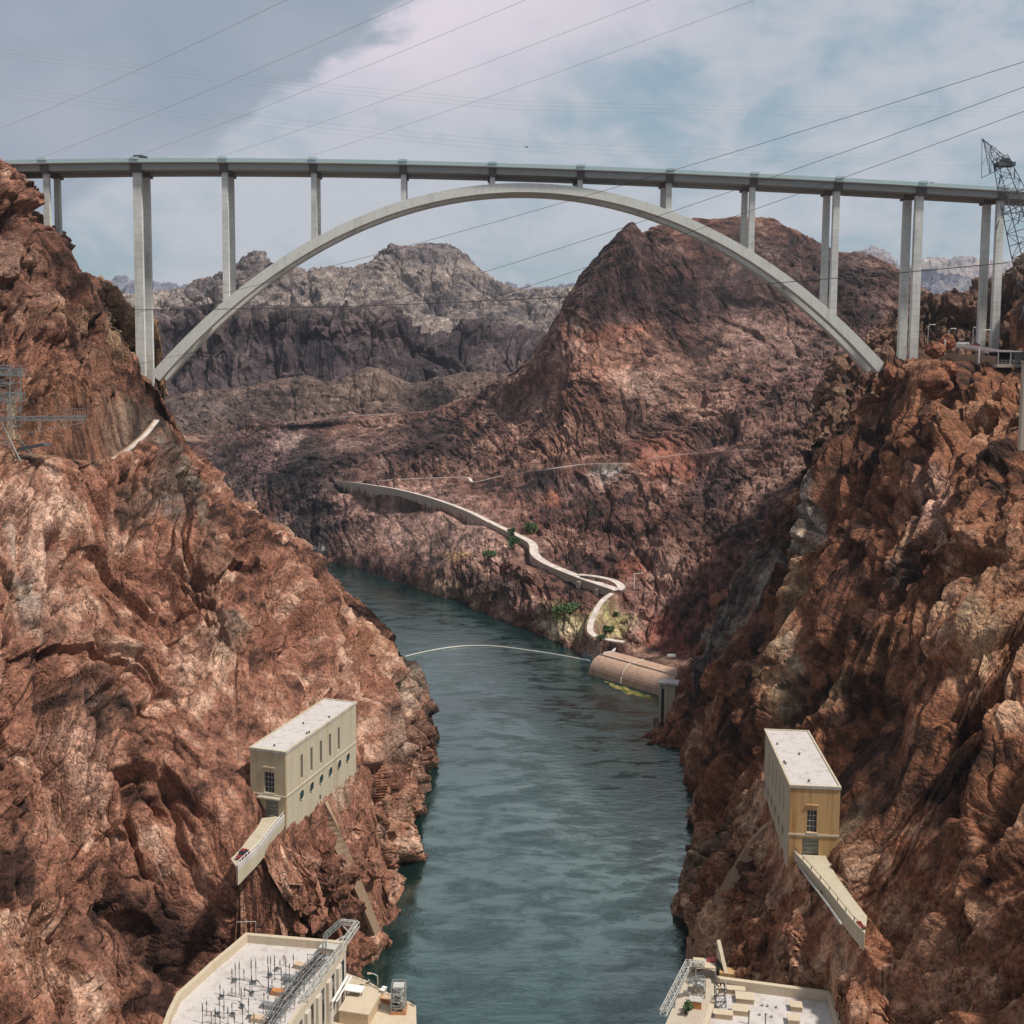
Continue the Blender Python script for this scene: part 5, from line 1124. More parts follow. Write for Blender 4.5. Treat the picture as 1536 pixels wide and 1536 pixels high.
m = MB(); a, b = T3(521, 1488, .4), T3(540, 1510, .4); m.beam(a, b, .9, .8); tag(m.build('gangway_rail', 'rust'), 'rusty orange sloping rail between powerhouse wall and stair house', 'rail')
# eastern roof furniture
for i, (x, y, sx, sy, lb) in enumerate(((1098,1489,5.6,1.5,'long low tan box by the rear corner of the eastern powerhouse roof'),(1117,1501,3.8,2.6,'large tan roof box behind another at the left of the eastern roof'),(1111,1520,3.6,2.0,'tan roof box in the left middle of the eastern powerhouse roof'),(1085,1526,3.8,1.6,'brown roof box at the river edge of the eastern powerhouse roof'),(1194,1514,2.4,2.0,'single tan roof box on the right half of the eastern roof'),(1190,1534,2.4,2.0,'tan roof box at the front right of the eastern roof'))):
    t = thing('roof_box', R3(x, y), lb, 'box', 'boxes on the eastern powerhouse roof'); m = MB(); m.box(R3(x, y) + [0, 0, .55], sx, sy, 1.1, (.15, 1)); m.build('body', 'tan', t); m = MB(); m.box(R3(x, y) + [0, 0, 1.16], sx + .25, sy + .25, .12, (.15, 1)); m.build('lid', 'terrace', t)
for i, (x, y) in enumerate(((1123,1536),(1148,1540))):
    m = MB(); p = R3(x, y); m.tube([p, p + [0, 0, 2.6]], .12, 6); m.tube([p + [0, 0, 2.6], p + [0, 0, 2.9]], .2, 6); tag(m.build('vent_pipe', 'steel_dark'), ['left one of two dark vent pipes on the eastern roof', 'right one of two dark vent pipes on the eastern roof'][i], 'pipe', 'vent pipes on the eastern roof')
for i, (x, y) in enumerate(((1144,1509),(1152,1510),(1165,1512),(1140,1523),(1158,1526))):
    m = MB(); p = R3(x, y); m.tube([p, p + [0, 0, .4]], .2, 7); m.tube([p + [0, 0, .4], p + [0, 0, .55]], [.32, .1], 7); tag(m.build('roof_cowl', 'steel'), 'small dark cowl among the specks on the eastern powerhouse roof', 'cowl', 'small cowls on the eastern roof')
def frame_mast():
    o = R3(1080, 1508); t = thing('insulator_rack', o, 'dark steel frame with insulators near the river edge of the eastern roof', 'frame'); m = MB(); m.lattice(o, o + [0, 0, 4.4], 2.2, 2.0, 3, .1); m.build('frame', 'steel_dark', t)
    for k in (-.8, 0, .8): m = MB(); m.tube([o + [k, 0, 4.4], o + [k, 0, 5.0], o + [k, 0, 5.2]], [.12, .22, .12], 6); m.build('insulator', 'black', t)
    m = MB(); m.beam(o + [1.2, 1.0, 5.0], R3(1092, 1530), .12); m.build('stay', 'steel', t)
frame_mast()
# eastern river platform: boom, wall fin, awning
t = thing('lattice_boom', T3(1033, 1468), 'long pale steel lattice boom along the river edge of the eastern platform', 'boom')
m = MB(); m.lattice(T3(1033, 1467, 4), T3(994, 1545, 4), 1.5, 1.2, 15, .10); m.build('girder', 'steel_light', t)
m = MB(); m.lattice(T3(1033, 1467, 4), T3(1056, 1470, 4), 1.0, 1.0, 4, .1); m.build('cross_girder', 'steel_light', t)
for x, y in ((1036, 1474), (1012, 1512)): m = MB(); q = T3(x, y); m.beam(q, q + [0, 0, 4], .25); m.build('leg', 'steel', t)
t = thing('wall_fin', T3(1080, 1474), 'tall pointed concrete fin wall at the back of the eastern platform', 'wall')
f0, f1, f2, f3 = T3(1086, 1478), T3(1074, 1459), T3(1074, 1459) + [0, 0, 8.5], T3(1086, 1478) + [0, 0, 3.2]
m = MB(); th = np.array([.9, .15, 0]); m.hexa([f0, f1, f2, f3], [f0 + th, f1 + th, f2 + th, f3 + th]); m.build('fin', 'outlet', t)
m = MB(); m.box(T3(1092, 1474, 1.6), 4.2, 3.0, 3.2, (.2, 1)); m.build('buttress', 'outlet_rust', t)
m = MB(); m.box((f0 + f1) / 2 + [-.12, 0, 2.2], .2, 3.4, 4.0, (f1 - f0)[:2]); m.build('dark_side_panel', 'glass', t)  # dark panel on the river face of the fin
t = thing('awning_shed', T3(1056, 1462), 'white open shed with a red awning on the eastern platform', 'shed')
c = T3(1056, 1462); m = MB(); m.box(c + [0, 0, 3.0], 5.2, 4.2, .25, (.1, 1)); m.build('roof', 'terrace', t)
m = MB()
for a, b in ((-2.4, -1.9), (2.4, -1.9), (2.4, 1.9), (-2.4, 1.9)): m.beam(c + [a, b, 0], c + [a, b, 2.9], .2)
m.beam(c + [-2.4, -1.9, 2.8], c + [2.4, -1.9, 2.8], .2); m.beam(c + [-2.4, 1.9, 2.8], c + [2.4, 1.9, 2.8], .2); m.beam(c + [-2.4, -1.9, 2.8], c + [-2.4, 1.9, 2.8], .2); m.beam(c + [2.4, -1.9, 2.8], c + [2.4, 1.9, 2.8], .2); m.build('awning_frame', 'white', t)
m = MB(); m.box(c + [1.9, 1.0, 3.35], 1.9, 1.7, .4, (.1, 1)); m.build('awning', 'red', t)
def pallet_pile(x, y, lb, mt):
    o = T3(x, y); t = thing('equipment_crate', o, lb, 'crate'); m = MB(); m.box(o + [0, 0, .9], 2.8, 2.0, 1.8, (.2, 1)); m.build('box', mt, t); m = MB(); m.box(o + [0, 0, 1.88], 3.0, 2.2, .14, (.2, 1)); m.build('lid', 'steel_light', t)
pallet_pile(1048, 1486, 'beige crate between the boom and the eastern powerhouse wall', 'terrace'); pallet_pile(1043, 1510, 'dark brown crate near the green bush on the eastern platform', 'rust')
t = thing('steel_frame', T3(1054, 1496), 'grey steel frame standing on the eastern platform beside the powerhouse', 'frame'); m = MB(); m.lattice(T3(1050, 1494), T3(1050, 1494, 4.5), 2.0, 2.0, 3, .12); m.build('tower', 'steel', t); m = MB(); m.lattice(T3(1050, 1494, 4.5), T3(1030, 1500, 4.5), .8, .8, 5, .09); m.build('arm', 'steel', t)
# ------------------------------------------------------------------ foliage
def bush(px, py, w, h, label, n=420, mat='leaf', pos=None, seed=1, group=None):
    rg = random.Random(seed); o = pos if pos is not None else ground_hit(px, py); t = thing('bush', o, label, 'bush', group)
    st = MB()
    for k in range(5): a = k * 1.26; st.tube([o + [0, 0, -.5], o + [math.cos(a) * w * .14, math.sin(a) * w * .14, h * .3], o + [math.cos(a) * w * .3, math.sin(a) * w * .3, h * .6]], [.12, .08, .03], 5)
    st.build('stem', 'bark', t)
    m = MB(); lobes = [(rg.uniform(-.3, .3) * w, rg.uniform(-.3, .3) * w, rg.uniform(.3, .75) * h, rg.uniform(.22, .4)) for _ in range(7)]
    for k in range(n):
        lx, ly, lz, lr = rg.choice(lobes); v = Vector((rg.gauss(0, 1), rg.gauss(0, 1), rg.gauss(0, 1))).normalized() * lr * rg.uniform(.6, 1.05)
        c = o + [lx + v.x * w * .8, ly + v.y * w * .8, max(.1, lz + v.z * h * .7)]; s = rg.uniform(.05, .1) * (w + h) / 2
        a = Vector((rg.gauss(0, 1), rg.gauss(0, 1), rg.gauss(0, 1))).normalized(); b = a.orthogonal().normalized(); c2 = a.cross(b)
        m.add([c + np.array(b * s), c + np.array(c2 * s * .6), c - np.array(b * s), c - np.array(c2 * s * .6)], [(0, 1, 2, 3)])
    me = m.build('foliage', mat, t); return t
bush(796, 800, 14, 10, 'round green bush on the uphill side of the pale winding road', seed=3)
bush(771, 822, 11, 10, 'dark green bush under the retaining wall, rounder of two there', mat='leaf_dark', seed=4)
bush(768, 810, 6, 12, 'narrow dark tree-like bush against the retaining wall below the road', mat='leaf_dark', seed=5)
bush(735, 838, 13, 7, 'low bright green bush on the yellow patch above the river', seed=6)
bush(846, 918, 18, 6, 'wide green bush left of the small lower road', seed=7)
bush(864, 911, 12, 4.5, 'small green bush nearest the lower road under the bridge deck supports', seed=8)
bush(915, 948, 10, 5, 'olive bush right of the lower road bend', mat='leaf_dark', seed=9)
bush(900, 960, 9, 4, 'olive bush between the lower road and the river', mat='leaf_dark', seed=10)
bush(925, 925, 8, 4, 'dark bush on the slope above the lower road', mat='leaf_dark', seed=12)
bush(650, 1152, 6, 5, 'green bush clinging to the western shore at the rock point', seed=13, pos=P(644, 1150, 452))
bush(646, 1165, 5, 4, 'small green bush below another at the western rock point', seed=14, pos=P(642, 1163, 444))
bush(1028, 1518, 3.2, 3.4, 'bright green bush growing on the eastern platform near the boom', seed=15, pos=T3(1028, 1520))
# ------------------------------------------------------------------ roads and walls on the far slope
def road(name, line, w, mat, kind='structure', th=.5, lift=.25):
    a, b, c, d = [], [], [], []; L = [np.array(p) for p in line]
    for i, p in enumerate(L):
        t = L[min(i + 1, len(L) - 1)] - L[max(i - 1, 0)]; t[2] = 0; t /= max(np.linalg.norm(t), 1e-9); r = np.array([t[1], -t[0], 0])
        wi = w[0] + (w[1] - w[0]) * i / (len(L) - 1) if hasattr(w, '__len__') else w
        a.append(p - r * wi / 2 + [0, 0, lift - th]); b.append(p + r * wi / 2 + [0, 0, lift - th]); c.append(p + r * wi / 2 + [0, 0, lift]); d.append(p - r * wi / 2 + [0, 0, lift])
    m = MB(); m.strip(a, b, c, d); o = m.build(name, mat); tag(o, kind=kind); return o, a, b, c, d
def side_wall(name, edge, other, h, label, mat='roadwall', up=.4, group=None, cat='wall', piers=None):
    n = len(edge); m = MB(); A, B, Cc, D = [], [], [], []; hs = np.interp(np.linspace(0, 1, n), *h)
    for i in range(n):
        q = (edge[i] - other[i]); q[2] = 0; q /= np.linalg.norm(q)
        A.append(edge[i] - q * .02 + [0, 0, -hs[i]]); B.append(edge[i] + q * .6 + [0, 0, -hs[i]]); Cc.append(edge[i] + q * .6 + [0, 0, up]); D.append(edge[i] - q * .02 + [0, 0, up])
    # the inner face starts just outside the road
    m.strip([x + (y - x) * .06 for x, y in zip(A, B)], B, Cc, [x + (y - x) * .06 for x, y in zip(D, Cc)])
    o = m.build(name, mat); tag(o, label, cat, group); return o
ro = road('mountain_road', ROAD, (3.6, 8.0), 'road')
side_wall('retaining_wall', ro[3], ro[4], (ROAD_H[0], [v + 1.5 for v in ROAD_H[1]]), 'long pale retaining wall under the winding road above the river')
road('hairpin_road', HAIR, (6, 5), 'road'); road('lower_road', LOWR, (3.2, 5), 'road'); road('plateau_road', UPR, (8, 10), 'road'); road('bench_track', PATH, 2.6, 'road', lift=.15); road('slope_track', PATH2, 2.2, 'road', lift=.15)
for i, (x, y, yb) in enumerate(((869, 872, 905), (896, 884, 908))):
    p = P(x, y - 2, 712 - 14 * i); z1 = p[2] - 1.0; m = MB(); m.box(p + np.array([0, 0, -9.5]), 3.4 if i == 0 else 2.4, 3.0, 17, (1, -.6))
    tag(m.build('road_support', 'wall'), ['thick concrete support under the winding road, left of two', 'slender concrete support under the winding road, right of two'][i], 'pillar', 'supports under the road')
vehicle('car', P(764, 797, 829) + [0, 0, .3], (.6, -.6), 4.2, 1.8, 1.5, 'black', 'dark car on the pale winding road above the river bend', 'car')
# western ledge road wall
rb = road('ledge_road', BENCH_L, 1.7, 'road', lift=.1)
side_wall('ledge_wall', rb[3], rb[4], ((0, .4, .8, 1), (7, 6, 4, 2)), 'curved tan retaining wall with a pale top on the western ledge', mat='ledge_c', up=.25)
# utility poles on the far slope
for i, (x, y, h, lb) in enumerate(((785,746,11,'dark wooden pole standing on the red patch left of the others'),(802,768,10,'dark wooden pole between the first pole and the road bush'),(822,782,11,'dark wooden pole directly above the round green bush'),(847,783,13,'dark wooden pole on the red slope nearest the rubble chute'),(857,812,13,'dark wooden pole on the red slope above the road bend'),(866,860,16,'tall dark wooden pole beside the road near the hairpin'),(737,905,8,'short pole on the shore below the road')))  :
    o = ground_hit(x, y); t = thing('utility_pole', o, lb, 'pole', 'poles on the far slope'); m = MB(); m.tube([o + [0, 0, -1.5], o + [0, 0, h]], [.28, .2], 6); m.build('shaft', 'wood', t)
    m = MB(); m.beam(o + [-1.2, .3, h - 1], o + [1.2, -.3, h - 1], .22); m.build('crossarm', 'wood', t)
o = ground_hit(951, 884); t = thing('survey_post', o, 'white post with a short arm on the red slope above the spillway', 'post'); m = MB(); m.tube([o + [0, 0, -1], o + [0, 0, 11]], .3, 6); m.build('shaft', 'white', t); m = MB(); m.beam(o + [0, 0, 10.8], o + [6, 1, 11.2], .35); m.build('arm', 'white', t)
# ------------------------------------------------------------------ spillway outlet, tower, tank
def spillway():
    A = PZ(884, 1012, 0); B = PZ(1004, 1048, 0); e = (B - A) / np.linalg.norm(B - A); nrm = np.array([-e[1], e[0], 0]);  nrm = nrm if nrm[1] > 0 else -nrm
    L = np.linalg.norm(B - A) + 6; t = thing('spillway_outlet', A, 'long rust streaked concrete spillway outlet with a rounded river face', 'spillway')
    prof = [(0, -4), (0, .5)] + [(0.2 + 8.5 * (1 - math.cos(a)), .5 + 9.8 * math.sin(a)) for a in np.linspace(.12, math.pi / 2, 9)] + [(20, 10.6), (20, -4)]
    m = MB(); n = len(prof); k = 13; vs = []
    for i in range(k):
        f = i / (k - 1)
        for d, z in prof: vs.append(A + e * (L * f + .35 * (10 - z) * (1 if i == 0 else 0) * -.3) + nrm * d + np.array([0, 0, z]))
    fs = [tuple(range(n))[::-1], tuple(range((k - 1) * n, k * n))]
    for i in range(k - 1):
        for j in range(n): fs.append((i * n + j, i * n + (j + 1) % n, (i + 1) * n + (j + 1) % n, (i + 1) * n + j))
    m.add(vs, fs); m.build('curved_wall', 'spill', t)
    m = MB(); m.beam(A + nrm * 8.8 + [0, 0, 10.75], A + e * L + nrm * 8.8 + [0, 0, 10.75], .5, .9); m.build('coping', 'wall', t)
    for f in (.37,):
        m = MB(); pr = [A + e * L * f + nrm * (d - .12) + np.array([0, 0, z + .06]) for d, z in prof[1:12]]; m.tube(pr, .55, 5); m.build('joint_rib', 'wall', t)
    return A, e, nrm, L
SA, Se, Sn, SL = spillway()
def portal():
    t0 = PZ(1003, 1084, 0); t = thing('gate_tower', t0, 'narrow pale concrete gate tower at the waterline by the dark rock', 'tower')
    T = P(1003, 1024, t0[1])[2]; e = np.array([.25, 1]); c = t0
    W = (1018 - 989) / FPX * t0[1]
    def bx(m, dx, dy, sx, sy, z0, z1): m.box(c + [dx, dy, (z0 + z1) / 2], sx, sy, z1 - z0, e)
    m = MB(); bx(m, -W / 2 + .5, 1.2, 1.0, 2.4, -2, T - 1); bx(m, -W / 2 + 3.4, 1.2, 1.6, 2.4, -2, T - 1); bx(m, 1.2, 3, W - 4.8, 6, -2, T - 1); m.build('wall', 'outlet', t)
    m = MB(); bx(m, 0, 2.6, W + .6, 7.4, T - 1, T); m.build('roof', 'roofc', t)
    m = MB(); bx(m, -W / 2 + 1.8, 2.0, 1.55, .6, T * .08, T - 3.5); m.build('gate_slot', 'glass', t)
    m = MB(); bx(m, -W / 2 + 1.8, 1.6, 1.55, 1.2, T - 3.5, T - 1.01); m.build('lintel', 'outlet', t)
portal()
o = ground_hit(1007, 988); t = thing('storage_tank', o, 'small white cylinder tank on the dirt behind the spillway', 'tank'); m = MB(); m.tube([o + [-2.6, -.4, 1.6], o + [-2.3, -.35, 1.6], o + [2.3, .35, 1.6], o + [2.6, .4, 1.6]], [.8, 1.3, 1.3, .8], 12); m.build('shell', 'white', t, smooth=False)
for k in (-1.5, 1.5): m = MB(); m.box(o + [k, k * .15, .2], .5, 1.8, 1.2); m.build('saddle', 'steel', t)
m = MB(); a = [PZ(935, 963, 10), PZ(918, 978, 10)]; m.beam(a[0], a[1], .6, 1.4); m.beam(a[1], PZ(905, 980, 10), .6, 1.2); tag(m.build('white_barrier', 'white'), 'white low barrier between the lower road and spillway top', 'barrier')
m = MB(); o = PZ(927, 966, 10); m.box(o + [0, 0, 1], 1.6, 1.4, 2.0); m.box(o + [0, 0, 2.1], 1.9, 1.7, .2); tag(m.build('control_box', 'glass_teal'), 'small green control box at the end of the lower road', 'box')
# shore weed bar under the spillway and stones
def bar_mesh():
    n, k = 60, 10; G = np.zeros((n, k, 3)); A = PZ(908, 1020, 0); B = PZ(1000, 1052, 0)
    for i in range(n):
        f = i / (n - 1); c = A + (B - A) * f
        for j in range(k):
            g = j / (k - 1); G[i, j] = c + np.array([-.5, -1.0, 0]) * (g * 9 * math.sin(math.pi * min(1, f * .9 + .08))) ; G[i, j, 2] = .7 * math.sin(math.pi * g) * math.sin(math.pi * min(1, f + .02)) - .25
    p = G.reshape(-1, 3); f = fbm(p / 4, 5, 4); p[:, 2] += f * .7; p[:, :2] += (fbm(p / 7, 8, 3) * 2.2)[:, None]
    col = np.where((fbm(p / 3, 9, 4) > .0)[:, None], np.array([.16, .19, .035]), np.array([.33, .25, .10])) * (.8 + .5 * f[:, None])
    o = grid_mesh('shore_weeds', p.reshape(n, k, 3), np.clip(col, .01, 1), MT['rock']); tag(o, kind='stuff')
bar_mesh()
# floating boom across the river
pts = refine([PZ(x, y, .25) for x, y in ((607,985),(640,977),(680,970.5),(715,968.5),(750,970),(790,975),(830,981),(885,991))], 61)
m = MB()
for i in range(60):
    a, b = pts[i], pts[i + 1]; m.tube([a + (b - a) * .06, b - (b - a) * .06], .46, 6)
m.tube([p + [0, 0, .0] for p in pts], .12, 4); tag(m.build('floating_boom', 'steel_light'), 'thin curved line of pale floats stretched across the river', 'float line')
# ------------------------------------------------------------------ rim on the eastern side: parking place
ZK = 186.5
def on_rim(x, y, Y): return P(x, y, Y)
m = MB(); a = [on_rim(x, y, Y) for x, y, Y in ((1424,518,470),(1440,519,462),(1458,521,450),(1476,524,440),(1500,528,425),(1545,530,405))]
b = [p + [0, 5, 0] for p in a]; m.strip([p - [0, 0, 1] for p in a], [p - [0, 0, 1] for p in b], b, a); tag(m.build('rim_road', 'road'), kind='structure')
m = MB(); m.strip([p + [0, -.6, -.4] for p in a], [p + [0, -.2, -.4] for p in a], [p + [0, -.2, .9] for p in a], [p + [0, -.6, .9] for p in a]); tag(m.build('rim_barrier', 'white'), 'white barrier along the small road on the eastern rim', 'barrier')
m = MB(); a2 = [on_rim(x, y, Y) for x, y, Y in ((1398,528,440),(1430,531,425),(1470,533,410),(1495,535,400))]; m.strip([p + [0, 0, -5] for p in a2], [p + [0, .8, -5] for p in a2], [p + [0, .8, .2] for p in a2], [p + [0, 0, .2] for p in a2]); tag(m.build('rim_wall', 'ledge_c'), 'low brown retaining wall below the eastern rim road', 'wall')
for i, (x, yb, yt, dx, Y, lb) in enumerate(((1392,505,487,9,470,'street lamp behind the big boulder, closest to the bridge columns'),(1423,516,493,9,462,'street lamp between the boulder and the parked vehicles on the rim'),(1417,524,511,0,430,'short white post at the left of the rim wall'),(1459,514,491,2,470,'street lamp standing behind the parked vehicles on the rim'),(1471,524,495,12,445,'taller street lamp at the foot of the orange knoll'),(1468,540,525,0,405,'thick white marker post in front of the rim wall'))):
    o = P(x, yb, Y); h = P(x, yt, Y)[2] - o[2]; t = thing('street_lamp' if dx else 'marker_post', o, lb, 'street lamp' if dx else 'post'); m = MB()
    if dx:
        w = dx / FPX * Y; m.tube([o + [0, 0, -3], o + [0, 0, h * .8], o + [w * .2, 0, h], o + [w, 0, h * 1.02]], .16, 6); m.build('pole', 'steel_light', t); m = MB(); m.box(o + [w, 0, h * 1.0], .5, 1.1, .3, (1, 0)); m.build('lamp_head', 'white', t)
    else:
        m.tube([o + [0, 0, -2], o + [0, 0, h]], .28, 8); m.build('post_shaft', 'white', t); m = MB(); m.tube([o + [0, 0, h], o + [0, 0, h + .4]], [.36, .2], 8); m.build('cap', 'white', t)
vehicle('van', P(1444, 517.5, 464), (1, -.1), 5.2, 2.0, 2.2, 'white', 'white van parked on the eastern rim below the bridge', 'van')
vehicle('car', P(1463, 519, 458), (1, -.1), 4.4, 1.8, 1.5, 'darkred', 'dark red car parked beside the white van on the eastern rim', 'car')
def pavilion():
    o = P(1518, 545, 400); t = thing('viewing_pavilion', o, 'flat roofed pavilion with dark opening and railing on the eastern rim', 'building')
    k = 400 / FPX
    m = MB(); m.box(o + [0, 3, 4.6], 13, 8, .5); m.build('roof', 'roofc', t)
    m = MB(); m.box(o + [0, 6.5, 2.2], 12, .4, 4.4); m.build('back_wall', 'black', t)  # black colour stands in for the shade inside the pavilion
    m = MB(); m.box(o + [3.6, 1.6, 2.2], 5.2, 3.6, 4.2); m.build('wall', 'steel', t)
    m = MB()
    for i in range(9): m.beam(o + [-5.6 + 1.4 * i, -.9, -.4], o + [-5.6 + 1.4 * i, -.9, 1.2], .09)
    for z in (-.3, .4, 1.2): m.beam(o + [-5.8, -.9, z], o + [6, -.9, z], .09)
    m.build('railing', 'steel_light', t)
    m = MB(); m.box(o + [0, 1.5, -1.0], 13, 6, 1.2); m.build('floor', 'wall', t)
    for a in (-5.8, -1.0): m = MB(); m.beam(o + [a, -.7, -.4], o + [a, -.7, 4.4], .3); m.build('column', 'steel_light', t)
pavilion()
m = MB(); o = P(1533, 660, 300); m.prism([(o[0] - .8, o[1] - .8), (o[0] + .8, o[1] - .8), (o[0] + .8, o[1] + .8), (o[0] - .8, o[1] + .8)], o[2] - 3, P(1533, 543, 300)[2]); m.box(np.array([o[0], o[1], P(1533, 543, 300)[2] + .2]), 2.0, 2.0, .4); tag(m.build('concrete_post', 'wall'), 'tall plain concrete post at the eastern cliff top near the pavilion', 'post')
def boulder(px, py, Y, w, h, seed, label, col=(.25, .105, .058)):
    o = P(px, py, Y) - np.array([0, 0, h * .35]); n, k = 64, 44; th, ph = np.meshgrid(np.linspace(0, 2 * math.pi, n), np.linspace(0, math.pi, k), indexing='ij')
    d = np.stack([np.sin(ph) * np.cos(th), np.sin(ph) * np.sin(th), np.cos(ph)], 2); q = d.reshape(-1, 3)
    c, r, kk = blocks(q * 1.25 + seed, seed, 1.6, 14); f = fbm(q * 2, seed, 4)
    rr = 1 + .26 * c + .16 * f; p = q * rr[:, None] * np.array([w, w * .8, h]) + o
    colr = np.array(col) * (.7 + .7 * r + .8 * f)[:, None]; g = grid_mesh('boulder', p.reshape(n, k, 3) - o, np.clip(colr.reshape(n, k, 3), .01, .8), MT['rock']); g.location = tuple(o); tag(g, label, 'boulder')
boulder(1402, 520, 425, 4.2, 3.4, 3, 'rounded orange boulder at the foot of the big eastern columns')
boulder(1421, 508, 455, 3.4, 3.8, 5, 'orange boulder behind the rounded one near the eastern columns')
boulder(1402, 568, 360, 6, 5, 8, 'large brown domed boulder on the slope below the rim wall', (.24, .10, .055))
boulder(1424, 550, 385, 3.4, 3.0, 9, 'smaller sharp boulder leaning behind the domed one', (.26, .105, .06))
# ------------------------------------------------------------------ lattice towers and lines
def tower_west():
    Y = 322.0; o = P(16, 692, Y); t = thing('transmission_tower', o, 'grey lattice transmission tower on the western ledge, partly cut off', 'tower')
    q = lambda x, y, dy=0: P(x, y, Y) + np.array([0, dy, 0])
    m = MB()
    for x0, x1 in ((-42, -6), (42, 6)):
        for dy0, dy1 in ((-5, -1.6), (5, 1.6)): m.beam(q(x0, 690, dy0), q(x1, 634, dy1), .32)
    for a, b in (((-42, 690), (6, 634)), ((42, 690), (-6, 634)), ((-24, 662), (24, 662)), ((-42, 688), (24, 662)), ((42, 688), (-24, 662))):
        for dy in (-3.5, 3.5): m.beam(q(*a, dy), q(*b, dy), .2)
    m.build('leg_frame', 'steel', t)
    m = MB(); m.lattice(q(3, 640), q(3, 548), 8.5, 7, 7, .17); m.build('mast', 'steel', t)
    for y0, y1, x0, x1 in ((553, 563, -70, 36), (590, 601, -70, 35)):
        m = MB(); m.lattice(q(x0, (y0 + y1) / 2), q(x1, (y0 + y1) / 2), 2.2, (y1 - y0) / FPX * Y, 14, .17); m.build('crossarm', 'steel', t)
    m = MB(); m.lattice(q(-60, 628), q(128, 627), 1.8, 1.2, 22, .16)
    for dy in (-.9, .9): m.beam(q(30, 652, dy), q(126, 634, dy), .17); m.beam(q(60, 632, dy), q(62, 647, dy), .13); m.beam(q(95, 632, dy), q(96, 641, dy), .13)
    for k in range(9): x = 96 + 4 * k; m.beam(q(x, 626), q(x, 612), .07)
    m.beam(q(96, 614), q(128, 613), .08); m.build('long_arm', 'steel', t)
    m = MB(); m.box(q(17, 625), 2.0, 2.0, 14); m.build('service_column', 'tan', t)
    m = MB(); m.hexa([q(28, 676, -2), q(74, 668, -2), q(74, 668, 2), q(28, 676, 2)], [q(32, 671, -2), q(66, 664, -2), q(66, 664, 2), q(32, 671, 2)]); m.build('base_platform', 'steel_dark', t)
tower_west()
def tower_east():
    Y = 330.0; q = lambda x, y, dy=0: P(x, y, Y) + np.array([0, dy, 0])
    o = q(1560, 470); t = thing('transmission_tower', o, 'leaning dark lattice transmission tower rising in front of the bridge end', 'tower')
    m = MB()
    m.lattice(q(1566, 470), q(1518, 290), (9, 6), (8, 5), 10, .15); m.lattice(q(1518, 290), q(1500, 236), (6, 3.4), (5, 3), 4, .13); m.build('mast', 'steel_dark', t)
    m = MB(); tip0, tip1 = q(1473, 208), q(1472.5, 267); root = q(1516, 245)
    for dy in (-1.6, 1.6):
        r_ = root + np.array([0, dy, 0]); b0 = q(1502, 230, dy)
        m.beam(tip0, r_, .17); m.beam(tip1, r_, .17); m.beam(tip0, q(1498, 256, dy), .12)
        for f in (.3, .55, .8):
            pa = tip0 + (r_ - tip0) * f; pb = tip1 + (r_ - tip1) * f; m.beam(pa, pb, .11); m.beam(tip0 + (r_ - tip0) * (f - .25), pb, .1)
            m.beam(pa + [0, -2 * dy * .5, 0], pa, .09)
        m.beam(q(1476, 246, dy), q(1490, 214 + 8, dy), .1)
    m.beam(tip0, tip1, .14); m.build('upper_arm', 'steel_dark', t)
    m = MB(); m.box(q(1507, 247), 5.5, 3.2, 1.2); m.box(q(1508, 242), 2.2, 2.2, 1.4); m.build('hub_platform', 'steel_dark', t)
    m = MB()
    for dy in (-1.4, 1.4):
        m.beam(q(1504, 322, dy), q(1545, 300, dy), .17); m.beam(q(1504, 322, dy), q(1545, 316, dy), .15); m.beam(q(1512, 300, dy), q(1540, 322, dy), .12); m.beam(q(1500, 296, dy), q(1520, 312, dy), .12)
        for x in (1512, 1520, 1528, 1536): m.beam(q(x, 322 - (x - 1504) * .15, dy), q(x, 322 - (x - 1504) * .54, dy), .1)
    m.build('lower_arm', 'steel_dark', t)
    for a, b in (((1501, 262), (1498, 277)), ((1522, 252), (1521.5, 270)), ((1499, 330), (1494, 346)), ((1530, 320), (1527, 336))):
        m = MB(); m.tube([q(*a), q(*b)], [.10, .10], 6)
        for f in np.linspace(.1, .9, 8): c = q(*a) + (q(*b) - q(*a)) * f; m.tube([c - [0, 0, .08], c + [0, 0, .08]], .26, 6)
        m.build('insulator_string', 'steel_dark', t)
    m = MB(); m.beam(q(1556, 400), q(1530, 480), .12); m.beam(q(1540, 385), q(1532, 400), .1); m.build('guy', 'steel', t)
tower_east()
def wire(ends, sag, r, label, group, mat='wire', n=40):
    """ends: (px,py,Y) of two or more points; a sagging conductor through them"""
    A = [P(*e) for e in ends]; out = []
    for a, b in zip(A[:-1], A[1:]):
        for i in range(n):
            f = i / n; out.append(a + (b - a) * f - np.array([0, 0, sag * 4 * f * (1 - f)]))
    out.append(A[-1]); m = MB(); m.tube(out, r, 4); return tag(m.build('power_line', mat), label, 'power line', group)
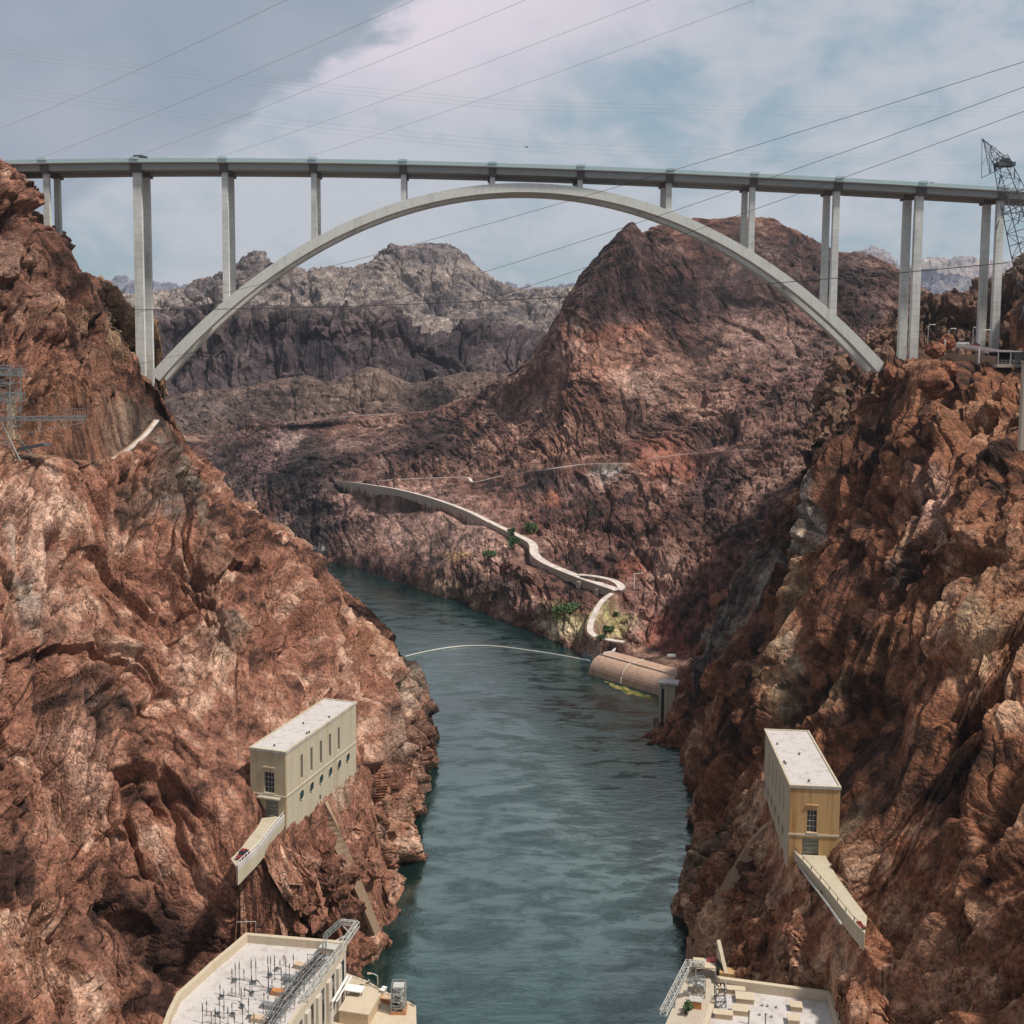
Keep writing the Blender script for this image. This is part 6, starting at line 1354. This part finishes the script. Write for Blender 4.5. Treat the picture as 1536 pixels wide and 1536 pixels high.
for i, (e, lb) in enumerate(((((-20,512,330),(1600,72,150)), 'highest of three dark cables climbing to the right across the arch'), (((-20,585,335),(1600,107,152)), 'middle one of three dark cables climbing to the right across the arch'), (((-20,640,340),(1600,143,154)), 'lowest of three dark cables climbing to the right across the arch'))):
    wire(e, (4.2, 6.6, 6.2)[i], .042, lb, 'dark cables across the arch')
wire(((60,464,400),(1512,394,330)), 4.6, .13, 'single thick cable hanging low across the whole gorge below the arch', 'thick cables', 'wire')
for i, (a, b) in enumerate((((-30,204,300),(470,-20,180)), ((40,244,310),(660,-18,180)), ((100,272,320),(830,-18,180)), ((310,241,330),(1010,-14,180)), ((430,245,330),(1190,-22,180)))):
    wire((a, b), 1.0, .032, ('first thin cable from the left over the dark cloud', 'second thin cable from the left, over the dark cloud', 'third thin cable from the left, beside the bright cloud edge', 'fourth thin cable from the left, across the bright cloud', 'fifth and rightmost thin cable climbing across the upper sky')[i], 'thin cables over the bridge', 'wire_pale')
for i, (ya, ym, yb) in enumerate(((74, 152, 160), (79, 158, 166), (86, 164, 172), (130, 212, 236), (137, 219, 243), (144, 226, 250))):
    wire(((-60, ya - 8, 900), (768, ym, 820), (1600, yb, 900)), 2.0, .055, ('top', 'second', 'third', 'fourth', 'fifth', 'lowest')[i] + ' of six faint level cables far behind the bridge sky', 'faint level cables', 'wire_pale')
def bird():
    o = P(790, 221, 240); m = MB(); m.tube([o + [-.42, 0, 0], o + [-.2, 0, .03], o + [.05, 0, .05], o + [.3, 0, .03], o + [.45, 0, .02]], [.02, .09, .12, .07, .02], 8)
    for s in (-1, 1): m.add([o + [.12, 0, .06], o + [-.12, 0, .06], o + [-.1, s * .45, .2], o + [.08, s * .45, .22], o + [-.16, s * .85, .12]], [(0, 1, 2, 3), (3, 2, 4)])
    m.add([o + [-.4, .06, 0], o + [-.4, -.06, 0], o + [-.58, -.12, 0], o + [-.58, .12, 0]], [(0, 1, 2, 3)])
    b = m.build('bird', 'bird'); b.rotation_euler = (.3, 0, .2); tag(b, 'small dark bird flying above the middle of the bridge deck', 'bird')
bird()
MT['dummy'] = MT['wall']
